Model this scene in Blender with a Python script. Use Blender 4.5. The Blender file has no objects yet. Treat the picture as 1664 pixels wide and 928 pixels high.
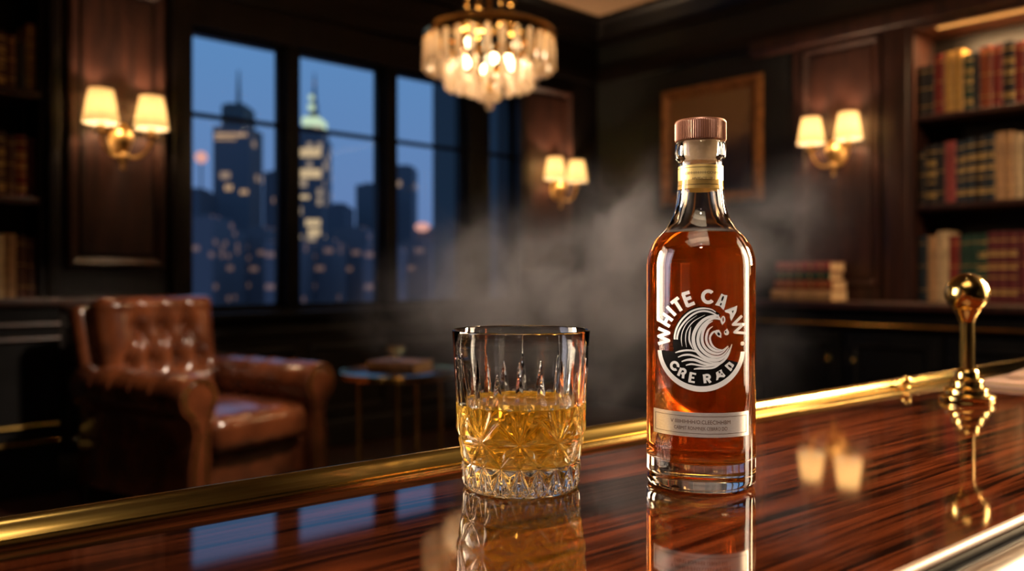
import bpy, math, random
import numpy as np
from mathutils import Vector, Matrix, noise
from mathutils.geometry import tessellate_polygon
random.seed(7)
PI = math.pi
SC = bpy.context.scene
COL = SC.collection
R_ = math.radians

# ------------------------------------------------------------------ camera, world, lights, exposure
CAMZ, BARZ, F = 1.063, 0.92, 1361.0
cam = bpy.data.cameras.new('camera'); camo = bpy.data.objects.new('camera', cam); COL.objects.link(camo)
camo.location = (0, 0, CAMZ); camo.rotation_euler = (PI/2, 0, 0)
cam.sensor_width = 36; cam.lens = 36*F/1664; cam.shift_y = -(464-450)/1664
cam.clip_start = 0.02; cam.clip_end = 1000
cam.dof.use_dof = True; cam.dof.focus_distance = 0.556; cam.dof.aperture_fstop = 5.0
SC.camera = camo
SC.view_settings.view_transform = 'Standard'; SC.view_settings.look = 'None'
SC.view_settings.gamma = 1; SC.view_settings.use_curve_mapping = False; SC.view_settings.exposure = 0.0
cy = SC.cycles
cy.use_denoising = True
try: cy.denoiser = 'OPENIMAGEDENOISE'
except Exception: pass
cy.max_bounces = 20; cy.transmission_bounces = 18; cy.transparent_max_bounces = 24
cy.glossy_bounces = 8; cy.diffuse_bounces = 4; cy.volume_bounces = 1
cy.caustics_reflective = True; cy.caustics_refractive = True; cy.blur_glossy = 0.3
cy.sample_clamp_indirect = 8; cy.sample_clamp_direct = 0

W = bpy.data.worlds.new('dusk_sky'); SC.world = W; W.use_nodes = True
nt = W.node_tree; nt.nodes.clear()
wo = nt.nodes.new('ShaderNodeOutputWorld'); bg = nt.nodes.new('ShaderNodeBackground')
tc = nt.nodes.new('ShaderNodeTexCoord'); sx = nt.nodes.new('ShaderNodeSeparateXYZ'); rp = nt.nodes.new('ShaderNodeValToRGB')
nt.links.new(tc.outputs['Generated'], sx.inputs[0]); nt.links.new(sx.outputs['Z'], rp.inputs[0])
rp.color_ramp.elements[0].position = 0.0; rp.color_ramp.elements[0].color = (0.150, 0.225, 0.44, 1)
rp.color_ramp.elements[1].position = 0.32; rp.color_ramp.elements[1].color = (0.115, 0.285, 0.555, 1)
nt.links.new(rp.outputs[0], bg.inputs[0]); bg.inputs[1].default_value = 1.0; nt.links.new(bg.outputs[0], wo.inputs[0])

def area(name, loc, target, sx_, sy_, power, col, spread=180):
    l = bpy.data.lights.new(name, 'AREA'); l.shape = 'RECTANGLE'; l.size = sx_; l.size_y = sy_
    l.energy = power; l.color = col; l.spread = R_(spread)
    o = bpy.data.objects.new(name, l); COL.objects.link(o); o.location = loc
    o.rotation_euler = (Vector(target)-Vector(loc)).to_track_quat('-Z', 'Y').to_euler()
    return o
def point(name, loc, power, col, r=0.03, parent=None):
    l = bpy.data.lights.new(name, 'POINT'); l.energy = power; l.color = col; l.shadow_soft_size = r
    o = bpy.data.objects.new(name, l); COL.objects.link(o); o.location = loc; o.parent = parent
    return o
def spot(name, loc, target, power, col, ang, r=0.03, blend=0.5):
    l = bpy.data.lights.new(name, 'SPOT'); l.energy = power; l.color = col; l.spot_size = R_(ang); l.spot_blend = blend; l.shadow_soft_size = r
    o = bpy.data.objects.new(name, l); COL.objects.link(o); o.location = loc
    o.rotation_euler = (Vector(target)-Vector(loc)).to_track_quat('-Z', 'Y').to_euler()
    return o
WARM = (1.0, 0.60, 0.27)
area('left_stripe_fill', (-2.6, 0.15, 1.45), (0.1, 0.6, 1.0), 1.4, 1.7, 4, (0.86, 0.84, 1.0), 60)  # added area light for the bottle's pale left stripe; no window stands here
area('right_edge_fill', (1.75, 0.85, 1.30), (0.1, 0.6, 1.0), 0.40, 1.1, 2.2, (1.0, 0.80, 0.58), 50)  # unseen softbox added on the right to brighten the glass edges
area('left_edge_fill', (-1.7, 1.02, 1.30), (0.0, 0.6, 1.0), 0.40, 1.0, 2.2, (1.0, 0.84, 0.66), 60)  # matching unseen softbox, added to light the left glass edges
spot('label_fill_spot', (-0.12, -0.75, 2.35), (0.09, 0.58, 1.0), 75, (1.0, 0.88, 0.78), 20, 0.05, 0.7)  # off-camera spot added to whiten the bottle's print
area('right_rim_light', (1.35, 1.25, 1.35), (0.11, 0.58, 1.04), 0.14, 0.42, 19, (1.0, 0.70, 0.38), 45)  # rim strip added out of frame, right-back, for edge light and whiskey glow
area('left_rim_light', (-0.98, 1.05, 1.25), (0.03, 0.58, 0.98), 0.17, 0.62, 9, (1.0, 0.80, 0.56), 90)  # rim strip added out of frame, left-back, to edge the glassware
area('rail_overhead_fill', (-0.3, -0.2, 3.1), (-0.3, 0.3, 0.9), 1.6, 1.6, 14, (1.0, 0.76, 0.50), 110)  # broad overhead light added out of view to turn the brass rail gold
spot('smoke_fill_spot', (0.55, 1.0, 3.1), (0.25, 1.45, 1.0), 200, (1.0, 0.84, 0.72), 30, 0.05, 0.9)  # added spot without a fixture, gives the smoke volume light to scatter
spot('armchair_fill_spot', (0.35, 2.9, 2.6), (-1.38, 3.72, 0.78), 420, (1.0, 0.76, 0.56), 34, 0.10, 0.9)  # spot added from the right for highlights on the leather chair
area('bookcase_fill', (2.6, 2.2, 3.1), (2.6, 4.2, 1.2), 0.8, 0.8, 34, (1.0, 0.68, 0.42), 100)  # unseen area light added to lift the right bookcase

# ------------------------------------------------------------------ mesh helpers
class MB:
    def __init__(s): s.v = []; s.f = []; s.m = []; s.cur = 0
    def add(s, vs, fs):
        b = len(s.v); s.v += [tuple(v) for v in vs]; s.f += [tuple(b+i for i in f) for f in fs]; s.m += [s.cur]*len(fs); return s
    def box(s, x0, x1, y0, y1, z0, z1):
        return s.add([(x0,y0,z0),(x1,y0,z0),(x1,y1,z0),(x0,y1,z0),(x0,y0,z1),(x1,y0,z1),(x1,y1,z1),(x0,y1,z1)],
              [(0,3,2,1),(4,5,6,7),(0,1,5,4),(1,2,6,5),(2,3,7,6),(3,0,4,7)])
    def bbox(s, x0, x1, y0, y1, z0, z1, b=0.004):
        # box with chamfered edges
        cx, cyy, cz = (x0+x1)/2, (y0+y1)/2, (z0+z1)/2
        return s.rbox((cx, cyy, cz), ((x1-x0)/2, (y1-y0)/2, (z1-z0)/2), b, 2, seg=2)
    def rbox(s, c, h, r, n=6, fn=None, M=None, seg=3):
        # rounded box; faces subdivided n, rounding with seg
        h = list(h); r = min(r, min(h)*0.999)
        def axis(hh):
            inner = hh-r
            pts = [-(inner+r*math.sin(PI/2*(1-i/seg))) if False else -hh+ r*(i/seg) for i in range(seg)]
            mid = [-inner+2*inner*i/n for i in range(n+1)]
            return pts+mid+[-p for p in reversed(pts)]
        def mapp(p):
            q = [max(-(h[i]-r), min(h[i]-r, p[i])) for i in range(3)]
            d = Vector([p[i]-q[i] for i in range(3)])
            if d.length > 1e-9: d = d.normalized()*r
            else: d = Vector((0,0,0))
            nrm = d.normalized() if d.length > 0 else Vector((0,0,0))
            v = Vector(q)+d
            if fn: v = Vector(fn(v, nrm))
            v = v+Vector(c)
            if M: v = M @ v
            return v
        for ax in range(3):
            a, b = (ax+1) % 3, (ax+2) % 3
            A, B = axis(h[a]), axis(h[b])
            for sg in (-1, 1):
                vs, fs = [], []
                for u in A:
                    for w in B:
                        p = [0,0,0]; p[ax] = sg*h[ax]; p[a] = u; p[b] = w; vs.append(mapp(p))
                nb = len(B)
                for i in range(len(A)-1):
                    for j in range(nb-1):
                        q = (i*nb+j, (i+1)*nb+j, (i+1)*nb+j+1, i*nb+j+1)
                        fs.append(q if sg > 0 else q[::-1])
                s.add(vs, fs)
        return s
    def lathe(s, prof, n=32, c=(0,0,0), M=None, close=False):
        vs, fs = [], []
        P = prof+[prof[0]] if close else prof
        for (r, z) in P:
            for k in range(n):
                a = 2*PI*k/n; v = Vector((r*math.cos(a), r*math.sin(a), z))
                if M: v = M @ v
                vs.append(v+Vector(c))
        for i in range(len(P)-1):
            for k in range(n):
                k2 = (k+1) % n; fs.append((i*n+k, i*n+k2, (i+1)*n+k2, (i+1)*n+k))
        return s.add(vs, fs)
    def cyl(s, c, r, h, n=24, r2=None):
        r2 = r if r2 is None else r2
        return s.lathe([(0.0,0),(r,0),(r2,h),(0.0,h)], n, c)
    def tube(s, pts, r, n=10, caps=True):
        pts = [Vector(p) for p in pts]; rs = r if isinstance(r, (list, tuple)) else [r]*len(pts)
        vs, fs = [], []; up = Vector((0,0,1)); T0 = (pts[1]-pts[0]).normalized()
        if abs(T0.dot(up)) > .95: up = Vector((0,1,0))
        N = T0.cross(up).normalized()
        for i, p in enumerate(pts):
            T = (pts[min(i+1, len(pts)-1)]-pts[max(i-1, 0)]).normalized()
            N = (N-T*N.dot(T)).normalized(); B = T.cross(N)
            for k in range(n):
                a = 2*PI*k/n; vs.append(p+(N*math.cos(a)+B*math.sin(a))*rs[i])
        for i in range(len(pts)-1):
            for k in range(n):
                k2 = (k+1) % n; fs.append((i*n+k, i*n+k2, (i+1)*n+k2, (i+1)*n+k))
        if caps:
            fs.append(tuple(range(n-1, -1, -1))); fs.append(tuple((len(pts)-1)*n+k for k in range(n)))
        return s.add(vs, fs)
    def ball(s, c, r, n=12, sc=(1,1,1)):
        m = n//2+1
        prof = [(max(1e-5, r*math.sin(PI*i/m)), -r*math.cos(PI*i/m)) for i in range(m+1)]
        M = Matrix.Diagonal((sc[0], sc[1], sc[2])).to_3x3()
        return s.lathe(prof, n, c, M)
    def prism(s, outline, a0, a1, fn):
        # outline list of (p,q); fn(p,q,a)->xyz
        n = len(outline)
        vs = [fn(p, q, a0) for p, q in outline]+[fn(p, q, a1) for p, q in outline]
        fs = [(i, (i+1) % n, n+(i+1) % n, n+i) for i in range(n)]
        tri = tessellate_polygon([[Vector((p, q, 0)) for p, q in outline]])
        fs += [t for t in tri]+[tuple(n+i for i in reversed(t)) for t in tri]
        return s.add(vs, fs)
    def grid(s, rows):
        nb = len(rows[0]); vs = [v for r in rows for v in r]
        fs = [(i*nb+j, i*nb+j+1, (i+1)*nb+j+1, (i+1)*nb+j) for i in range(len(rows)-1) for j in range(nb-1)]
        return s.add(vs, fs)
    def build(s, name, mats, parent=None, loc=(0,0,0), rotz=0, smooth=True, ang=35, fixn=True):
        me = bpy.data.meshes.new(name); me.from_pydata([tuple(v) for v in s.v], [], s.f)
        mats = mats if isinstance(mats, (list, tuple)) else [mats]
        for m in mats: me.materials.append(m)
        if len(mats) > 1: me.polygons.foreach_set('material_index', s.m)
        import bmesh
        bm = bmesh.new(); bm.from_mesh(me)
        bmesh.ops.remove_doubles(bm, verts=bm.verts, dist=1e-6)
        bmesh.ops.dissolve_degenerate(bm, edges=bm.edges, dist=1e-7)
        if fixn: bmesh.ops.recalc_face_normals(bm, faces=bm.faces)
        if smooth:
            for f in bm.faces: f.smooth = True
            for e in bm.edges:
                if len(e.link_faces) == 2 and e.calc_face_angle(0) > R_(ang): e.smooth = False
        bm.to_mesh(me); bm.free(); me.update()
        o = bpy.data.objects.new(name, me); COL.objects.link(o); o.parent = parent
        o.location = loc; o.rotation_euler = (0, 0, rotz)
        return o
def empty(name, loc=(0,0,0), rotz=0, rot=None):
    o = bpy.data.objects.new(name, None); COL.objects.link(o); o.location = loc
    o.rotation_euler = rot if rot else (0, 0, rotz); o.empty_display_size = .05; return o
def tag(o, label=None, cat=None, group=None, kind=None):
    if label: o['label'] = label
    if cat: o['category'] = cat
    if group: o['group'] = group
    if kind: o['kind'] = kind
    return o
def kids(o): return [c for c in bpy.data.objects if c.parent == o]
def copy_tree(o, parent=None, loc=None, rot=None):
    c = o.copy(); COL.objects.link(c); c.parent = parent
    if loc is not None: c.location = loc
    if rot is not None: c.rotation_euler = rot
    for ch in kids(o): copy_tree(ch, c)
    return c

# ------------------------------------------------------------------ materials
def mat(name, col, rough=.5, metal=0, coat=0, trans=0, ior=1.5, spec=None, coat_rough=.05):
    m = bpy.data.materials.new(name); m.use_nodes = True; b = m.node_tree.nodes['Principled BSDF']
    b.inputs['Base Color'].default_value = (*col, 1); b.inputs['Roughness'].default_value = rough
    b.inputs['Metallic'].default_value = metal; b.inputs['Coat Weight'].default_value = coat
    b.inputs['Coat Roughness'].default_value = coat_rough
    b.inputs['Transmission Weight'].default_value = trans; b.inputs['IOR'].default_value = ior
    if spec is not None: b.inputs['Specular IOR Level'].default_value = spec
    return m
def nd(m, t, **k):
    n = m.node_tree.nodes.new(t)
    for a, v in k.items(): setattr(n, a, v)
    return n
def lk(m, a, b): m.node_tree.links.new(a, b)
def noisy(m, c1, c2, scale=(1,1,1), nscale=5, detail=4, bump=0.0, dist=0.0, rot=0, lo=.35, hi=.65, coords='Object', bdist=.002):
    b = m.node_tree.nodes['Principled BSDF']
    t = nd(m, 'ShaderNodeTexCoord'); mp = nd(m, 'ShaderNodeMapping'); mp.inputs['Scale'].default_value = scale
    mp.inputs['Rotation'].default_value = (0, 0, rot)
    n = nd(m, 'ShaderNodeTexNoise'); n.inputs['Scale'].default_value = nscale; n.inputs['Detail'].default_value = detail
    n.inputs['Distortion'].default_value = dist
    r = nd(m, 'ShaderNodeValToRGB'); r.color_ramp.elements[0].position = lo; r.color_ramp.elements[1].position = hi
    r.color_ramp.elements[0].color = (*c1, 1); r.color_ramp.elements[1].color = (*c2, 1)
    lk(m, t.outputs[coords], mp.inputs[0]); lk(m, mp.outputs[0], n.inputs[0]); lk(m, n.outputs[0], r.inputs[0]); lk(m, r.outputs[0], b.inputs['Base Color'])
    if bump:
        bp = nd(m, 'ShaderNodeBump'); bp.inputs['Strength'].default_value = bump; bp.inputs['Distance'].default_value = bdist
        lk(m, n.outputs[0], bp.inputs['Height']); lk(m, bp.outputs[0], b.inputs['Normal'])
    return m
BAR_ANG = math.atan2(.627, .779)
M = {}
M['bar_wood'] = noisy(mat('polished_mahogany', (.1,.03,.015), .6, coat=1, coat_rough=.05, spec=0), (.0035,.0011,.0007), (.062,.0130,.0042), (1.5, 46, 4), 3.0, 9, bump=.015, dist=1.2, lo=.38, hi=.66)
M['bar_wood'].node_tree.nodes['Principled BSDF'].inputs['Coat IOR'].default_value = 1.75
M['bar_side'] = noisy(mat('dark_mahogany', (.05,.015,.01), .35, coat=.35, spec=.2, coat_rough=.12), (.010,.004,.003), (.05,.016,.009), (1, 12, 12), 4)
M['brass'] = noisy(mat('polished_brass', (.8,.5,.16), .16, 1), (.72,.44,.12), (.88,.60,.22), (1,1,1), 9)
M['aged_brass'] = noisy(mat('aged_brass', (.7,.42,.12), .42, .65), (.62,.36,.10), (.80,.50,.17), (1,1,1), 12)
M['brass_rail'] = noisy(mat('satin_brass', (.75,.5,.16), .17, 1), (.62,.40,.10), (.86,.60,.20), (2, 90, 90), 5)
M['chrome'] = mat('pale_polished_bead', (.12,.07,.05), .5, 0, spec=.12)
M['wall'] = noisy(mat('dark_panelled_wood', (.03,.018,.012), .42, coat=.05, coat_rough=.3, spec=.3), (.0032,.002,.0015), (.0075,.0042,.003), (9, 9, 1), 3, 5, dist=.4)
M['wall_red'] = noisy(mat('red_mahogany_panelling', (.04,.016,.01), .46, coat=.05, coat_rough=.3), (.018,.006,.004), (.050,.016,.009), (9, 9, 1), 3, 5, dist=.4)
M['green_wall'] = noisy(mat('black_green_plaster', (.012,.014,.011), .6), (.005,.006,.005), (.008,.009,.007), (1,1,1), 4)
M['ceiling'] = noisy(mat('cream_ceiling_plaster', (.45,.34,.24), .8), (.50,.31,.18), (.56,.36,.21), (1,1,1), 3)
M['floor'] = noisy(mat('dark_oak_floor', (.03,.014,.01), .28, coat=.3), (.016,.007,.005), (.045,.018,.011), (1.2, 9, 1), 3, 5)
M['frame'] = noisy(mat('black_window_paint', (.004,.004,.004), .5, spec=.15), (.0030,.0030,.0033), (.0055,.0055,.006), (1,1,1), 8)
M['leather'] = noisy(mat('chestnut_leather', (.16,.05,.02), .22, coat=.6, coat_rough=.14), (.060,.017,.007), (.150,.043,.015), (1,1,1), 7, 6, bump=.12, bdist=.004)
M['dark_leg'] = noisy(mat('ebonised_leg', (.01,.007,.005), .3), (.008,.005,.004), (.02,.01,.007), (1,1,1), 9)
M['black_fabric'] = noisy(mat('black_lining', (.006,.005,.005), .8), (.004,.004,.004), (.008,.007,.006), (1,1,1), 20)
M['table_top'] = noisy(mat('dark_table_top', (.05,.025,.02), .22, coat=.3), (.03,.014,.010), (.07,.03,.02), (1, 8, 1), 4)
M['page'] = noisy(mat('aged_pages', (.55,.38,.2), .8), (.50,.33,.17), (.62,.44,.25), (1, 1, 60), 6, coords='Object')
M['gilt'] = noisy(mat('gilt_tooling', (.75,.48,.14), .5, .6), (.65,.40,.10), (.82,.55,.2), (1,1,1), 30)
M['picture_frame'] = noisy(mat('old_gilt_frame', (.25,.12,.04), .45, .35), (.26,.11,.035), (.5,.22,.07), (1,1,1), 22, bump=.4)
M['copper_cap'] = noisy(mat('brown_wood_cap', (.25,.10,.055), .34, .35), (.20,.075,.040), (.32,.13,.075), (1,1,.2), 90)
M['cork'] = noisy(mat('cork_stopper', (.62,.38,.20), .7), (.75,.50,.30), (.86,.62,.40), (1,1,1), 260)
M['white_ink'] = mat('white_print', (.88,.87,.86), .45)
M['black_ink'] = mat('black_print', (.004,.003,.003), .7, spec=.1)
M['silver_label'] = noisy(mat('brushed_silver_label', (.70,.62,.55), .42, .55), (.64,.57,.53), (.76,.69,.65), (1,1,14), 500)
M['gold_label'] = noisy(mat('gold_foil_band', (.85,.58,.18), .42, .75), (.78,.52,.15), (.92,.65,.24), (1,1,1), 90)
M['engrave'] = mat('engraved_brown_print', (.10,.04,.015), .5)
M['menu'] = noisy(mat('menu_card', (.5,.3,.22), .45), (.45,.26,.19), (.55,.34,.26), (1,1,1), 12)
M['concrete'] = None

def glass(name, col=(1,1,1), ior=1.5, rough=0.0):
    m = bpy.data.materials.new(name); m.use_nodes = True; t = m.node_tree; t.nodes.clear()
    o = t.nodes.new('ShaderNodeOutputMaterial'); g = t.nodes.new('ShaderNodeBsdfGlass')
    g.inputs['Color'].default_value = (*col, 1); g.inputs['IOR'].default_value = ior; g.inputs['Roughness'].default_value = rough
    t.links.new(g.outputs[0], o.inputs[0]); return m
def whisky(name, absorb, dens, glow, gcol):
    m = glass(name, (1,1,1), 1.36); t = m.node_tree
    o = [n for n in t.nodes if n.type == 'OUTPUT_MATERIAL'][0]; g = [n for n in t.nodes if n.type == 'BSDF_GLASS'][0]
    a = t.nodes.new('ShaderNodeVolumeAbsorption'); a.inputs['Color'].default_value = (*absorb, 1); a.inputs['Density'].default_value = dens
    t.links.new(a.outputs[0], o.inputs['Volume'])
    if glow:
        tr = t.nodes.new('ShaderNodeBsdfTranslucent'); tr.inputs['Color'].default_value = (*gcol, 1)
        mx = t.nodes.new('ShaderNodeMixShader'); mx.inputs[0].default_value = glow
        t.links.new(g.outputs[0], mx.inputs[1]); t.links.new(tr.outputs[0], mx.inputs[2]); t.links.new(mx.outputs[0], o.inputs['Surface'])
    return m
BG, TG = .12, .19
M['clear_glass'] = glass('clear_bottle_glass', (.99,.99,.98), 1.5)
M['crystal_glass'] = glass('cut_crystal_glass', (.995,.99,.98), 1.52)
M['whisky_bottle'] = whisky('whiskey_in_bottle', (.86,.44,.01), 60, BG, (1.0,.46,.01))
M['whisky_glass'] = whisky('whiskey_in_tumbler', (.99,.79,.03), 22, TG, (1.0,.62,.03))
def pane_mat():
    m = bpy.data.materials.new('window_pane_glass'); m.use_nodes = True; t = m.node_tree; t.nodes.clear()
    o = t.nodes.new('ShaderNodeOutputMaterial'); tr = t.nodes.new('ShaderNodeBsdfTransparent'); gl = t.nodes.new('ShaderNodeBsdfGlossy')
    gl.inputs['Roughness'].default_value = .02; fr = t.nodes.new('ShaderNodeFresnel'); fr.inputs[0].default_value = 1.08
    mx = t.nodes.new('ShaderNodeMixShader'); t.links.new(fr.outputs[0], mx.inputs[0]); t.links.new(tr.outputs[0], mx.inputs[1]); t.links.new(gl.outputs[0], mx.inputs[2])
    tr.inputs[0].default_value = (.93,.95,.97,1); t.links.new(mx.outputs[0], o.inputs[0]); return m
M['pane'] = pane_mat()
def shade_mat(name, col, tw=.75, gloss=0):
    m = bpy.data.materials.new(name); m.use_nodes = True; t = m.node_tree; t.nodes.clear()
    o = t.nodes.new('ShaderNodeOutputMaterial'); a = t.nodes.new('ShaderNodeBsdfTranslucent'); d = t.nodes.new('ShaderNodeBsdfDiffuse')
    a.inputs[0].default_value = (*col, 1); d.inputs[0].default_value = (*col, 1)
    mx = t.nodes.new('ShaderNodeMixShader'); mx.inputs[0].default_value = 1-tw
    t.links.new(a.outputs[0], mx.inputs[1]); t.links.new(d.outputs[0], mx.inputs[2]); last = mx
    if gloss:
        g = t.nodes.new('ShaderNodeBsdfGlossy'); g.inputs['Roughness'].default_value = .08
        tp = t.nodes.new('ShaderNodeBsdfTransparent'); m1 = t.nodes.new('ShaderNodeMixShader'); m1.inputs[0].default_value = .45
        t.links.new(g.outputs[0], m1.inputs[1]); t.links.new(tp.outputs[0], m1.inputs[2])
        m2 = t.nodes.new('ShaderNodeMixShader'); m2.inputs[0].default_value = gloss
        t.links.new(mx.outputs[0], m2.inputs[1]); t.links.new(m1.outputs[0], m2.inputs[2]); last = m2
    t.links.new(last.outputs[0], o.inputs[0]); return m
M['shade'] = shade_mat('ivory_lampshade_cloth', (.93,.84,.64), .7)
M['crystal'] = shade_mat('crystal_drops', (1.0,.87,.68), .75, .5)
def emis(name, col, st):
    m = bpy.data.materials.new(name); m.use_nodes = True; t = m.node_tree; t.nodes.clear()
    o = t.nodes.new('ShaderNodeOutputMaterial'); e = t.nodes.new('ShaderNodeEmission'); e.inputs[0].default_value = (*col, 1); e.inputs[1].default_value = st
    t.links.new(e.outputs[0], o.inputs[0]); return m
M['bulb'] = emis('lit_bulb', (1.0,.72,.38), 14)
M['led'] = emis('lit_shelf_strip', (1.0,.42,.10), 1.15)
def city_mat(name, base, cell=(1.3,1.3,1.1), thr=.90, lit=(1.0,.62,.32), st=1.0, seed=0.0, bandz=None, bandst=1.6):
    m = mat(name, base, .7); b = m.node_tree.nodes['Principled BSDF']
    t = nd(m, 'ShaderNodeTexCoord')
    dv = nd(m, 'ShaderNodeVectorMath', operation='DIVIDE'); dv.inputs[1].default_value = cell
    ad = nd(m, 'ShaderNodeVectorMath', operation='ADD'); ad.inputs[1].default_value = (seed, seed*1.7, seed*.3)
    fl = nd(m, 'ShaderNodeVectorMath', operation='FLOOR'); wn = nd(m, 'ShaderNodeTexWhiteNoise')
    lk(m, t.outputs['Object'], dv.inputs[0]); lk(m, dv.outputs[0], ad.inputs[0]); lk(m, ad.outputs[0], fl.inputs[0]); lk(m, fl.outputs[0], wn.inputs[0])
    # rows: some floors are lit more than others
    sp = nd(m, 'ShaderNodeSeparateXYZ'); lk(m, fl.outputs[0], sp.inputs[0])
    wr = nd(m, 'ShaderNodeTexWhiteNoise', noise_dimensions='1D'); lk(m, sp.outputs['Z'], wr.inputs['W'])
    rw = nd(m, 'ShaderNodeMath', operation='MULTIPLY_ADD'); rw.inputs[1].default_value = .22; rw.inputs[2].default_value = -.14
    lk(m, wr.outputs[0], rw.inputs[0])
    sm = nd(m, 'ShaderNodeMath', operation='ADD'); lk(m, wn.outputs[0], sm.inputs[0]); lk(m, rw.outputs[0], sm.inputs[1])
    gt = nd(m, 'ShaderNodeMath', operation='GREATER_THAN'); gt.inputs[1].default_value = thr; lk(m, sm.outputs[0], gt.inputs[0])
    # window opening inside its cell
    fr = nd(m, 'ShaderNodeVectorMath', operation='FRACTION'); lk(m, ad.outputs[0], fr.inputs[0])
    s2 = nd(m, 'ShaderNodeSeparateXYZ'); lk(m, fr.outputs[0], s2.inputs[0])
    g2 = nd(m, 'ShaderNodeMath', operation='LESS_THAN'); g2.inputs[1].default_value = .8; lk(m, s2.outputs['Z'], g2.inputs[0])
    ml = nd(m, 'ShaderNodeMath', operation='MULTIPLY'); lk(m, gt.outputs[0], ml.inputs[0]); lk(m, g2.outputs[0], ml.inputs[1])
    vr = nd(m, 'ShaderNodeMath', operation='MULTIPLY'); lk(m, ml.outputs[0], vr.inputs[0]); lk(m, wn.outputs['Value'], vr.inputs[1])
    st_ = nd(m, 'ShaderNodeMath', operation='MULTIPLY'); st_.inputs[1].default_value = st; lk(m, vr.outputs[0], st_.inputs[0])
    b.inputs['Emission Color'].default_value = (*lit, 1); lk(m, st_.outputs[0], b.inputs['Emission Strength'])
    return m

# ------------------------------------------------------------------ room frames
CX, CY, CEIL = 0.71, 7.0, 3.18
UL, VL = Vector((.728, .686)), Vector((-.686, .728))
ANG_L, ANG_R = math.atan2(.686, .728), math.atan2(-.728, .686)
CORNER = (CX, CY, 0)
def aL(px): r = (px-832)/F; return (CX-r*CY)/(.686*r-.728)
def aR(px): r = (px-832)/F; return (r*CY-CX)/(.686+.728*r)
def kL(a): return CY+.686*a
def kR(a): return CY-.728*a
def zL(px, py): return CAMZ+(450-py)/F*kL(aL(px))
def zR(px, py): return CAMZ+(450-py)/F*kR(aR(px))
def wL(x, y, z): return (CX+.728*x-.686*y, CY+.686*x+.728*y, z)
def wR(x, y, z): return (CX+.686*x+.728*y, CY-.728*x+.686*y, z)
def at(px, py, z):
    Y = (CAMZ-z)*F/(py-450); return Vector(((px-832)/F*Y, Y, z))
def structL(mb, name, m, **k): return tag(mb.build(name, m, None, CORNER, ANG_L, **k), kind='structure')
def structR(mb, name, m, **k): return tag(mb.build(name, m, None, CORNER, ANG_R, **k), kind='structure')
def moulding(mb, x0, x1, z0, z1, w=.035, d=.022, y=0.0):
    # raised picture-frame moulding with sloped profile around a panel, on plane y facing -y
    prof = [(0, 0), (w*.15, d*.8), (w*.4, d), (w*.62, d*.65), (w*.85, d*.3), (w, 0)]
    rings = []
    for (o, dd) in prof:
        rings.append([(x0+o, y-dd, z0+o), (x1-o, y-dd, z0+o), (x1-o, y-dd, z1-o), (x0+o, y-dd, z1-o)])
    for i in range(len(rings)-1):
        for k in range(4):
            k2 = (k+1) % 4
            mb.add([rings[i][k], rings[i][k2], rings[i+1][k2], rings[i+1][k]], [(0,1,2,3)])
# window wall
xw = [aL(307), aL(450), aL(485), aL(615), aL(645), aL(750), aL(795), aL(832)]
WT, WB, WM = zL(307, 48), zL(307, 497), zL(307, 181)
xw = [x+.035 for x in xw]
BKx = aL(74)
mb = MB()
mb.box(BKx, xw[0]-.02, 0, .22, 0, CEIL)
mb.box(xw[7]+.02, .22, 0, .22, 0, CEIL)
mb.box(xw[0]-.02, xw[7]+.02, 0, .22, 0, WB-.03)
mb.box(xw[0]-.02, xw[7]+.02, 0, .22, WT+.03, CEIL)
mb.box(-7.1, BKx-1.0, 0, .22, 0, CEIL)
mb.box(BKx-1.0, BKx, .34, .4, 0, CEIL); mb.box(BKx-1.0, BKx, 0, .4, 2.62, CEIL)
mb.box(BKx-1.03, BKx-1.0, 0, .4, 0, CEIL); mb.box(BKx, BKx+.02, 0, .4, 0, CEIL)
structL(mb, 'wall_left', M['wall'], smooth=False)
# picture wall with recess for the bookcase
BR0, BR1 = aR(1482), aR(1482)+1.7
mb = MB(); mb.box(-.22, BR0, 0, .22, 0, CEIL); mb.box(BR1, 7.0, 0, .22, 0, CEIL)
mb.box(BR0, BR1, .32, .4, 0, CEIL); mb.box(BR0, BR1, 0, .4, 2.62, CEIL)
mb.box(BR0-.02, BR0, 0, .4, 0, CEIL); mb.box(BR1, BR1+.02, 0, .4, 0, CEIL)
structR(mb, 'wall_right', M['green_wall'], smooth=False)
# remaining two sides, closed and dark
mb = MB(); P = [wL(-7.1, 0, 0), wL(-7.1, -7.0, 0), wR(7.0, -7.1, 0), wR(7.0, 0, 0)]
def slab(mb, a, b, z0, z1, t=.1):
    a = Vector(a[:2]); b = Vector(b[:2]); d = (b-a).normalized(); n = Vector((d.y, -d.x))*t
    mb.add([(a.x,a.y,z0),(b.x,b.y,z0),(b.x+n.x,b.y+n.y,z0),(a.x+n.x,a.y+n.y,z0),(a.x,a.y,z1),(b.x,b.y,z1),(b.x+n.x,b.y+n.y,z1),(a.x+n.x,a.y+n.y,z1)],
      [(0,3,2,1),(4,5,6,7),(0,1,5,4),(1,2,6,5),(2,3,7,6),(3,0,4,7)])
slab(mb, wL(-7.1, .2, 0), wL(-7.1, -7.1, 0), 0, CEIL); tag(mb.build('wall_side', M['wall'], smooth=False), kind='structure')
mb = MB(); slab(mb, wL(.3, -7.1, 0), wL(-7.1, -7.1, 0), 0, CEIL, -.1); tag(mb.build('wall_back', M['wall'], smooth=False), kind='structure')
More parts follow.
